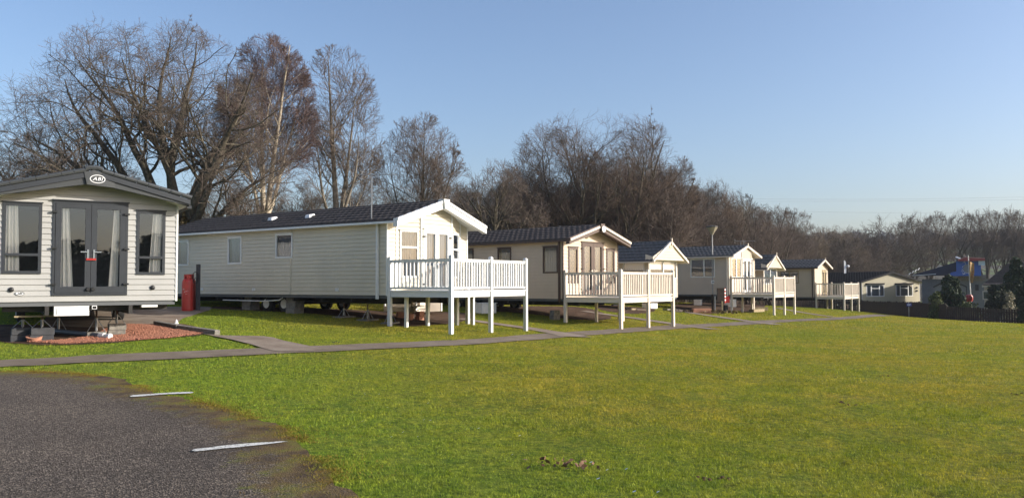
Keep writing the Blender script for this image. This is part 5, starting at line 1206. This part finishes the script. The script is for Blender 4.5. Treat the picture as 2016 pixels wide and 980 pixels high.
leaves('leaves','ivy',root,lambda rg,n:np.c_[rg.uniform(-2.0,1.9,n),rg.uniform(-.3,.3,n),rg.uniform(.02,.18,n)],260,.10,4)
# lamp post
p=G(1404,612); root=empty('street_lamp',p,0,'slim grey lamp post with a tapered lantern in front of the beige caravan','street lamp')
H=at(1399,462,p[1]).z-p[2]; b=MB(); b.tube([(0,0,-.1),(0,0,H)],[.055,.035],10); b.build('post',M['steel'],root)
b=MB(); b.box(-.09,-.075,-.1,.02,.05,1.05); b.build('timber_guard',M['woodbrown'],root)
b=MB(); b.lathe([(0,0),(.09,0),(.10,.05),(.34,.42),(.36,.46),(.0,.47)],(0,0,H),10); b.build('lantern',mat('lantern_glass',color=(.34,.30,.22),rough=.3),root)
b=MB(); b.lathe([(.0,.475),(.38,.475),(.36,.54),(.0,.60)],(0,0,H),10); b.build('cap',M['chassis'],root)
zs=at(1404,555,p[1]).z-p[2]; b=MB(); b.box(-.11,-.085,zs-.10,.11,-.06,zs+.10); so_=b.build('sign',M['silver'],root); b=MB(); b.box(-.08,-.090,zs-.05,.08,-.0855,zs-.0); b.box(-.08,-.090,zs+.02,.05,-.0855,zs+.05); b.build('sign_text',M['chassis'],so_)
# fire point
p=G(1422,617.5); root=empty('fire_point',p,0,'dark fire-point board with a red and white edge on a short post','fire point'); q=p[1]; w=(1430-1414)/F_PX*q
z0_,z1__=at(1420,596,q).z-p[2],at(1420,567,q).z-p[2]
b=MB(); b.box(-.03,-.02,-.1,.05,.03,z0_+.1); b.build('post',M['wood'],root)
b=MB(); b.box(-w*.55,.04,z0_,w*.35,.16,z1__); b.build('board',M['woodbrown'],root)
b=MB(); b.hexa([(w*.35,.04,z0_),(w*.53,.14,z0_-.02),(w*.53,.34,z0_-.02),(w*.35,.16,z0_)],[(w*.35,.04,z1__),(w*.53,.14,z1__-.03),(w*.53,.34,z1__-.03),(w*.35,.16,z1__)]); bo=b.build('red_panel',M['gas'],root)
b=MB()
for k in range(4): zz=z0_+.12+k*.2; b.hexa([(w*.355,.035,zz),(w*.535,.132,zz),(w*.54,.137,zz),(w*.36,.04,zz)],[(w*.355,.035,zz+.09),(w*.535,.132,zz+.09),(w*.54,.137,zz+.09),(w*.36,.04,zz+.09)])
b.build('white_marks',M['silver'],bo)
b=MB(); b.box(w*.6,.3,z0_,w*1.1,.5,z0_+.38); b.build('bucket_box',M['gas'],root)
p=G(1408,612.5); b=MB(); b.tube([(0,0,-.05),(0,0,.95)],.035,8); o=b.build('marker_post',M['upvc'],None); o.location=gz(p); tag(o,'thin pale marker post at the foot of the lamp post','post')
# ---------------- fence and beyond
def picket(P,h,label,gap=.13,pw=.09,m='woodbrown',solid=False):
    root=empty('fence',(P[0][0],P[0][1],0),0,label,'fence'); b=MB(); rl=MB(); posts=[]
    for (x0,y0),(x1,y1) in zip(P,P[1:]):
        L=math.hypot(x1-x0,y1-y0); n=int(L/gap); e=((x1-x0)/L,(y1-y0)/L); nn=(e[1],-e[0])
        zs=Z(np.array([x0+(x1-x0)*i/n for i in range(n+1)]),np.array([y0+(y1-y0)*i/n for i in range(n+1)]))
        for i in range(n+1):
            s=L*i/n; b.ob((x0-P[0][0],y0-P[0][1],0),e,nn,s-pw/2,s+pw/2,zs[i]+.03,zs[i]+h+(.0 if solid else .04*math.sin(i*1.9)),0,.02)
        for k in range(int(L/2.4)+1):
            s=min(L,k*2.4); z=float(zs[min(n,int(s/L*n))]); q=MB(); q.ob((x0-P[0][0],y0-P[0][1],0),e,nn,s-.05,s+.05,z-.2,z+h+.05,-.12,-.03); q.build('post',M[m],root)
        for f in (.22,.78):
            for i in range(n): 
                if i%4==0: a=L*i/n; c=L*min(n,i+4)/n; A_=(x0-P[0][0]+e[0]*a-nn[0]*.015,y0-P[0][1]+e[1]*a-nn[1]*.015,zs[i]+h*f); B_=(x0-P[0][0]+e[0]*c-nn[0]*.015,y0-P[0][1]+e[1]*c-nn[1]*.015,zs[min(n,i+4)]+h*f); rl.bar(A_,B_,.03,.08)
    b.build('pickets' if not solid else 'boards',M[m],root); rl.build('rail',M[m],root); return root
fp=lambda px,Y:(at(px,600,Y).x,Y)
picket([fp(1540,84),fp(1610,84),fp(1695,82),fp(1750,72),fp(1812,62)],1.25,'long dark picket fence behind the farthest veranda, in front of the lodge',gap=.16,pw=.085)
picket([fp(1813,61.5),fp(1862,59)],1.15,'short solid-boarded dark fence panel right of the picket fence',gap=.125,pw=.12,solid=True)
picket([fp(1862.5,59),fp(1925,57),fp(2040,55)],1.0,'dark boarded fence below the bushes at the right edge',gap=.15,pw=.13,solid=True)
p=(at(1789,600,60).x,60,z1(at(1789,600,60).x,60)); root=empty('notice',p,0,'small blue notice on a thin stake in front of the picket fence','sign'); b=MB(); b.tube([(0,0,-.1),(0,0,1.15)],.02,6); b.build('stake',M['steel'],root)
Mblue=mat('blue_paint',color=(.035,.045,.22),rough=.5); b=MB(); b.box(-.17,-.03,.80,.2,-.021,1.02); bo=b.build('plate',Mblue,root); b=MB(); b.box(-.12,-.035,.93,.14,-.0305,.955); b.box(-.12,-.035,.87,.1,-.0305,.895); b.build('sign_text',M['silver'],bo)
# shed and long low building behind
Mcorr=mat('grey_sheet_cladding',color=(.17,.18,.20),rough=.7,noise=.1,nscale=2); Mnavy=mat('navy_canopy',color=(.012,.013,.030),rough=.7,noise=.2,nscale=1.5); Mbluep=mat('blue_panel',color=(.030,.095,.36),rough=.6,noise=.12,nscale=.8); Mred=mat('dull_red_roof',color=(.27,.055,.06),rough=.6); Mpink=mat('pinkish_roof_top',color=(.42,.20,.19),rough=.6,noise=.2)
def bx(px0,px1,pt,pb,Y,D=4):
    a=at(px0,pb,Y); c=at(px1,pt,Y); return a.x,c.x,a.z,c.z
def face(root):
    a=math.atan2(root.location.x,root.location.y); root.rotation_euler=(0,0,-a); root.scale=(math.cos(a),1,1)
def hall():
    Y=84.; root=empty('entertainment_hall',(at(1880,600,Y).x,Y,-3.2),0,'blue and grey hall with a dark peaked canopy roof and a red-topped blue front','building')
    ox,oy,oz=root.location
    face(root)
    x0,x1,zb,zt=bx(1815,1942,549,592,Y); b=MB(); s=x0
    while s<x1: b.box(s-ox,0,-.2,s+.10-ox,6,zt-oz); b.box(s+.10-ox,.05,-.2,s+.22-ox,6,zt-oz); s+=.22
    b.build('cladding',Mcorr,root)
    x0,x1,zb,zt=bx(1886,1941,541,553,Y-.1); b=MB(); s=x0
    b.box(x0-ox,-.25,zb-oz,x1-ox,0,zt-oz); s=x0
    while s<x1-.15: b.bar((s-ox,-.27,zb-oz+.02),(s+.13-ox,-.27,zt-oz-.02),.04,.02); s+=.2
    b.build('louvre_band',M['block'],root)
    # canopy roof: dark pyramid-like sheet with pale edges
    q=lambda px,py,Yy:(lambda v:(v.x-ox,v.y-oy,v.z-oz))(at(px,py,Yy))
    c=MB(); a=[q(1802,542,Y-1),q(1848,526,Y+1),q(1880,507,Y+2),q(1900,512,Y-.5),q(1899,541,Y-1)]; bk=[(x+1,y+6,z) for x,y,z in a]; c.hexa(a,bk); c.build('canopy',Mnavy,root)
    e=MB(); e.bar(q(1878,506,Y+.4),q(1902,510,Y-1),.12); e.build('canopy_edge',M['silver'],root); e=MB(); e.bar(q(1808,542,Y-1.3),q(1856,539,Y-1.3),.05); e.build('canopy_edge',M['silver'],root)
    for k,(px,py) in enumerate(((1804,540),(1810,537),(1816,534),(1822,531))): t=MB(); t.bar(q(px,py,Y-1.6),q(px+1.6,py-4,Y-1.4),.05,.05); t.build('stay',M['silver'],root)
    # blue front
    x0,x1,zb,zt=bx(1899,1946,514,543,Y-1.5); b=MB(); b.box(x0-ox,-1.5,zb-oz,x1-ox,2,zt-oz); pn=b.build('front_panel',Mbluep,root)
    x2,x3,z2,z3=bx(1882,1899,534,543,Y-1.5); b=MB(); b.hexa([(x2-ox,-1.5,z2-oz),(x3-ox,-1.5,z2-oz),(x3-ox,1,z2-oz),(x2-ox,1,z2-oz)],[(x2+.35-ox,-1.5,z3-oz-.1),(x3-ox,-1.5,z3-oz),(x3-ox,1,z3-oz),(x2+.35-ox,1,z3-oz-.1)]); b.build('side_panel',Mbluep,root)
    r=random.Random(4); m=MB()
    for k in range(30):
        u=r.uniform(.24,.55); v=r.uniform(.06,.95); X=x0+(x1-x0)*u-ox; Zz=zb+(zt-zb)*v-oz; a=r.uniform(0,3.14); l=r.uniform(.05,.16); m.bar((X-l*math.cos(a),-1.52,Zz-l*math.sin(a)),(X+l*math.cos(a),-1.52,Zz+l*math.sin(a)),.035,.02)
    m.build('painted_flecks',M['silver'],pn)
    m=MB(); m.lathe([(0,-.02),(.42,-.02),(.42,0),(0,0)],(x0+1.1-ox,-1.52,zt-oz-.75),16,'y'); m.build('painted_disc',Mcorr,pn)
    x0,x1,zb,zt=bx(1903,1955,507,514,Y-1.6); xm=(x0+x1)/2-.6; b=MB(); b.hexa([(x0-ox,-2,zb-oz),(x1-ox,-2,zb-oz),(x1-ox,-2,zb+.22-oz),(xm-ox,-2,zt-oz),(x0-ox,-2,zb+.12-oz)],[(x0-ox,2.2,zb-oz),(x1-ox,2.2,zb-oz),(x1-ox,2.2,zb+.22-oz),(xm-ox,2.2,zt-oz),(x0-ox,2.2,zb+.12-oz)]); ro_=b.build('roof',Mred,root)
    b=MB(); b.bar((x0-ox,-2.02,zb+.14-oz),(xm-ox,-2.02,zt+.02-oz),.09,.07); b.bar((xm-ox,-2.02,zt+.02-oz),(x1-ox,-2.02,zb+.24-oz),.09,.07); b.build('roof_edge',Mpink,ro_)
    x0,x1,zb,zt=bx(1944,1956,513,522,Y-1.7); b=MB(); b.box(x0-ox,-1.75,zb-oz,x1-ox,-.4,zt-oz); b.build('light_box',mat('pale_blue_panel',color=(.42,.55,.68),rough=.5),root)
    x0,x1,zb,zt=bx(1923,1929,560,571.5,Y-.3); b=MB(); b.box(x0-ox,-.16,zb-oz,x1-ox,-.02,zt-oz); b.build('window',M['black'],root)
hall()
def shed():
    Y=80.; v=at(1858,600,Y); root=empty('porch',(v.x,Y,-3.1),0,'white porch with a dark pitched edge, half hidden by the conical evergreen','porch'); ox,oy,oz=root.location; face(root)
    x0,x1,zb,zt=bx(1840,1901,560,592,Y); xm=(x0+x1)/2; b=MB(); ap=at(1870,549,Y).z-oz
    b.hexa([(x0-ox,0,0),(x1-ox,0,0),(x1-ox,0,zt-oz-.2),(xm-ox,0,ap-.15),(x0-ox,0,zt-oz-.2)],[(x0-ox,3,0),(x1-ox,3,0),(x1-ox,3,zt-oz-.2),(xm-ox,3,ap-.15),(x0-ox,3,zt-oz-.2)]); b.build('wall',Mcorr,root)
    b=MB(); b.bar((x0-.1-ox,-.1,zt-oz-.25),(xm-ox,-.1,ap),.12); b.bar((xm-ox,-.1,ap),(x1+.1-ox,-.1,zt-oz-.25),.12); b.bar((x1+.05-ox,-.1,zt-oz-.3),(x1+.05-ox,-.1,.3),.08); b.build('verge',M['black'],root)
shed()
def annex():
    Y=86.; v=at(1835,600,Y); root=empty('annex',(v.x,Y,-3.2),0,'low grey-white annex between the lodge and the conical evergreen','building'); ox,oy,oz=root.location; face(root)
    x0,x1,zb,zt=bx(1815,1842,553,588,Y); b=MB(); b.box(x0-ox,0,0,x1-ox,3,zt-oz); b.build('wall',mat('off_white_panel',color=(.38,.38,.36),rough=.7,noise=.08,nscale=1),root)
    b=MB(); b.box(x0-ox-.1,-.2,at(1830,589,86).z-oz-.05,x1-ox+.9,-.005,at(1830,589,86).z-oz+.06); b.build('ledge',M['slab'],root)
annex()
def tiled_house():
    Y=63.; root=empty('bungalow',(at(1955,600,Y).x,Y,-3.3),0,'small cream bungalow with a steep dark tiled roof at the right','house'); ox,oy,oz=root.location; face(root)
    x0,x1,zb,zt=bx(1934,2030,565,598,Y); b=MB(); b.box(x0+.15-ox,0,0,x1-ox,5,zt-oz); b.build('wall',M['side4'],root)
    b=MB(); b.box(x0-ox,-.25,zt-oz,x1-ox,.0,zt-oz+.16); b.build('fascia',M['upvc2'],root)
    ze=zt-oz+.16; zr_=at(0,522,Y+3).z-oz; xr=at(1946,520,Y+3).x
    rows=[];nl=140;xs0=np.linspace(x0-ox,x1-ox,nl); xs1=np.linspace(xr-ox,x1-ox,nl)
    for c in range(8):
        for fr in (0,1.0):
            t=(c+fr)/8; h=.05*fr+.035*np.abs(np.sin(np.arange(nl)*.45)); rows.append(np.c_[xs1*(1-t)+xs0*t,np.full(nl,3.0*(1-t)-.3*t)-h*.6,(zr_*(1-t)+ze*t)+h*.7])
    V=np.concatenate(rows); k=len(rows); I=np.arange(k*nl).reshape(k,nl); Fq=np.c_[I[:-1,:-1].ravel(),I[:-1,1:].ravel(),I[1:,1:].ravel(),I[1:,:-1].ravel()][:,::-1]; new_obj('roof',np_mesh('roof',V,Fq),root,M['tilebrown'])
    b=MB(); b.quad((x0-ox,-.3,ze-.02),(x1-ox,-.3,ze-.02),(x1-ox,5.5,ze-.02),(x0-ox,5.5,ze-.02)); b.quad((x0-ox,-.28,ze-.02),(xr-ox,3,zr_-.03),(x0-ox,5.5,ze-.02)); b.quad((x0-ox,5.5,ze-.02),(xr-ox,3,zr_-.03),(x1-ox,3,zr_-.03),(x1-ox,5.5,ze-.02)); b.build('roof_back',M['tilebrown'],root)
    a0,a1,zb,zt2=bx(1936,1951,572,590,Y-.1); b=MB(); 
    for s0,s1,q0,q1 in ((a0,a1,zt2-.1,zt2),(a0,a1,zb,zb+.08),(a0,a0+.08,zb,zt2),(a1-.08,a1,zb,zt2)): b.box(s0-ox,-.08,q0-oz,s1-ox,-.01,q1-oz)
    w=b.build('window',M['upvc2'],root); b=MB(); b.quad((a0-ox,-.03,zb-oz),(a1-ox,-.03,zb-oz),(a1-ox,-.03,zt2-oz),(a0-ox,-.03,zt2-oz)); b.build('pane',mat('dull_pane',color=(.10,.11,.09),rough=.15),w)
tiled_house()
# flag pole with a drooping flag, red bin, feather flag, globe lamp
Y=70.; a=at(1913,598,Y); t=at(1906,502,Y); root=empty('flagpole',(a.x,Y,a.z-.6),0,'leaning white flagpole with a drooping yellow and orange flag','flagpole'); b=MB(); b.tube([(0,0,-.5),(t.x-a.x,0,t.z-a.z+.6)],[.05,.03],8); b.build('pole',M['upvc'],root)
Mfl=mat('yellow_flag',lambda n,b:(lambda h:n.links.new(h.ramp(h.noise(h.pos(),2.2,2),(.42,(.36,.27,.12)),(.55,(.34,.18,.06)),(.62,(.42,.36,.26))),b.inputs['Base Color']))(NB(n)),rough=.9)
b=MB(); p0=at(1908,512,Y)-Vector(root.location); rows=[]
for j in range(9):
    f=j/8; row=[]
    for i in range(9): u=i/8; row.append((p0.x+.05-(u*.42*(1-.4*f))*math.cos(u*3+f)-.05,-.05+.12*math.sin(u*9+f*3),p0.z-f*1.75-(u*.25)))
    rows.append(row)
for r0_,r1_ in zip(rows,rows[1:]):
    for i in range(8): b.quad(r0_[i],r0_[i+1],r1_[i+1],r1_[i])
b.build('flag',Mfl,root)
v=at(1908,592,68.); root=empty('red_bin',(v.x,68.,v.z-.8),0,'red box on a post beside the flagpole','box'); b=MB(); b.lathe([(0,.75),(.24,.75),(.30,.95),(.30,1.15),(.22,1.30),(0,1.33)],(0,0,0),14); b.build('housing',M['gas'],root,smooth=True); b=MB(); b.tube([(0,0,-.3),(0,0,.76)],.06,8); b.build('post',M['gas'],root)
Y=96.; v=at(1662,533,Y); root=empty('feather_flag',(v.x,Y,z1(v.x,Y)),0,'white feather flag standing behind the lodge roof','flag'); hz=v.z-root.location.z; b=MB(); b.tube([(0,0,0),(0,0,hz+1.2)],.03,6); b.build('pole',M['upvc'],root)
b=MB(); o_=[(0,hz-.4),(.22,hz-.4),(.26,hz+.5),(.20,hz+1.1),(.02,hz+1.25)]; b.hexa([(x,-.01,z) for x,z in o_],[(x,.01,z) for x,z in o_]); b.build('flag',M['silver'],root)
v=at(1669.5,524,Y); root=empty('globe_lamp',(v.x,Y,z1(v.x,Y)),0,'small white globe lamp on a post beside the feather flag','street lamp'); hz=v.z-root.location.z; b=MB(); b.tube([(0,0,0),(0,0,hz-.1)],.04,6); b.build('post',M['chassis'],root); b=MB(); b.lathe([(0,-.16),(.12,-.12),(.17,0),(.12,.12),(0,.16)],(0,0,hz),12); b.build('globe',M['silver'],root,smooth=True)
# power lines far away
Mwire=mat('power_line',color=(.45,.46,.48),rough=.6)
for k,(ya,ym,yb,lab) in enumerate(((391,393,386,'uppermost of the far power lines'),(396,396.5,392,'second of the far power lines'),(413,420,416,'lowest of the far power lines, nearest the treetops'))):
    b=MB(); Y0=260.; pts=[]
    for i in range(13):
        f=i/12; px=1440+f*640; py=ya*(1-f)**2+2*(ym+(ym-(ya+yb)/2)*.6)*f*(1-f)+yb*f*f; q=at(px,py,Y0+f*10); pts.append(q)
    b.tube(pts,.03,4); o=b.build('power_line',Mwire,None); tag(o,lab+' crossing the pale sky','power line','power lines in the far sky')
# ---------------- on the lawns
p=G(1100,922); r=np.random.default_rng(4)
o=leaves('dead_leaves','dryleaf',None,lambda rg,n:np.c_[p[0]+rg.normal(0,.17,n),p[1]+rg.normal(0,.10,n),p[2]+rg.uniform(.02,.07,n)],42,.034,6); o.data.materials[0]=mat('dead_leaf',color=(.15,.078,.042),rough=.8); tag(o,'small heap of dead brown leaves lying on the open grass','leaves')
for k,(px,py,w,lab) in enumerate(((1665,795,.16,'dark worm-cast patch in the middle distance of the field'),(2000,777,.2,'dark divot at the right edge of the field'),(1400,945,.10,'small dark divot near the bottom of the field'),(655,674,.14,'dark tuft on the lawn in front of the cream caravan'),(1738,740,.08,'tiny dark divot far out on the field'))):
    p=G(px,py); b=MB(); r2=random.Random(k); 
    for i in range(9): a=r2.uniform(0,6.28); d=r2.uniform(0,w); s=r2.uniform(.012,.03); b.lathe([(0,0),(s,0),(s*.7,s*.6),(0,s*.8)],(math.cos(a)*d*1.5,math.sin(a)*d,.0),6)
    o=b.build('soil_clump',M['dirt' if k!=3 else 'holly'],None); o.location=p; tag(o,lab,'soil clump')
# daisies near the car park
def daisies():
    r=np.random.default_rng(21); x=r.uniform(-10,1.5,420); y=r.uniform(5,22,420); d=seg_dist(x,y,lot_edge); k=(d<2.6)&~in_poly(x,y,LOT)&(np.sin(x*1.3+y)>-.2)
    for p in BLOCKERS[:-1]: k&=~in_poly(x,y,p)
    x=x[k][:70];y=y[k][:70]; z=Z(x,y)+.045; n=len(x); a=np.arange(6)/6*6.283; s=r.uniform(.008,.017,n)
    V=np.stack([x[:,None]+np.cos(a)*s[:,None],y[:,None]+np.sin(a)*s[:,None]*1.,np.repeat(z[:,None],6,1)+.006*np.cos(a)],-1).reshape(-1,3)
    o=new_obj('daisies',np_mesh('daisies',V,np.arange(n*6).reshape(-1,6)),None,M['silver']); tag(o,'tiny white daisies scattered in the grass beside the car park','flowers',kind='stuff')
daisies()
# tufts and moss clumps along the ragged edge of the car park
def edge_tufts():
    r=np.random.default_rng(31); e=np.array(lot_edge); N=30000; i=r.integers(0,len(e)-1,N); f=r.uniform(0,1,(N,1)); P=e[i]*(1-f)+e[i+1]*f+r.normal(0,.09,(N,2)); P+=np.where(r.uniform(0,1,(N,1))<.25,r.normal(0,.3,(N,2)),0)
    nn=np.sin(P[:,0]*3.1+np.sin(P[:,1]*2.3)*2)+np.sin(P[:,1]*4.7+P[:,0]*1.1); P=P[nn>-.5]; n=len(P); z=Z(P[:,0],P[:,1])+.008; h=r.uniform(.006,.024,n); a=r.uniform(0,6.283,n); l=r.uniform(0,6.283,n); w=.0035
    V=np.stack([np.c_[P[:,0]-np.cos(a)*w,P[:,1]-np.sin(a)*w,z],np.c_[P[:,0]+np.cos(a)*w,P[:,1]+np.sin(a)*w,z],np.c_[P[:,0]+np.cos(l)*h*.9,P[:,1]+np.sin(l)*h*.9,z+h]],1).reshape(-1,3)
    m=mat('mossy_tuft',lambda n_,b:(lambda h_:n_.links.new(h_.ramp(h_.noise(h_.pos(),3.1,4,.7),(.3,(.12,.06,.015)),(.5,(.20,.15,.03)),(.7,(.12,.16,.02))),b.inputs['Base Color']))(NB(n_)),rough=.9,spec=.1)
    o=new_obj('edge_grass',np_mesh('edge_grass',V,np.arange(n*3).reshape(-1,3)),None,m); tag(o,'yellow-brown moss and straggly grass along the car park edge','grass',kind='stuff')
edge_tufts()
# the hedge line across the road behind the photographer, seen only in the window panes
def back_hedge():
    r=np.random.default_rng(77); n=60000; x=r.uniform(-110,120,n); y=-62+8*np.sin(x/30.)+r.normal(0,2.2,n); hh=6.0+1.6*np.sin(x/7.)+1.4*np.sin(x/2.9+1)+1.0*np.sin(x/17.); z=-2+r.uniform(0,1,n)*hh
    a=_norm(r.normal(0,1,(n,3))); b=_norm(np.cross(a,r.normal(0,1,(n,3)))); s=r.uniform(.25,.7,(n,1)); C_=np.c_[x,y,z]; V=np.stack([C_-a*s,C_+b*s*.6,C_+a*s,C_-b*s*.6],1).reshape(-1,3)
    o=new_obj('hedgerow',np_mesh('hedgerow',V,np.arange(n*4).reshape(-1,4)),None,M['holly']); tag(o,'dark hedgerow across the field, mirrored in the French doors','hedge',kind='stuff')
back_hedge()

# ---------------- the air
hz_=MB(); hz_.box(-520,-320,-12,720,720,46); hm=bpy.data.materials.new('haze'); hm.use_nodes=True; hn=hm.node_tree; hn.nodes.clear()
pv=hn.nodes.new('ShaderNodeVolumePrincipled'); pv.inputs['Color'].default_value=(.80,.88,1,1); pv.inputs['Density'].default_value=.00025; pv.inputs['Anisotropy'].default_value=.2
om=hn.nodes.new('ShaderNodeOutputMaterial'); hn.links.new(pv.outputs[0],om.inputs['Volume']); tag(hz_.build('haze',hm),kind='stuff')
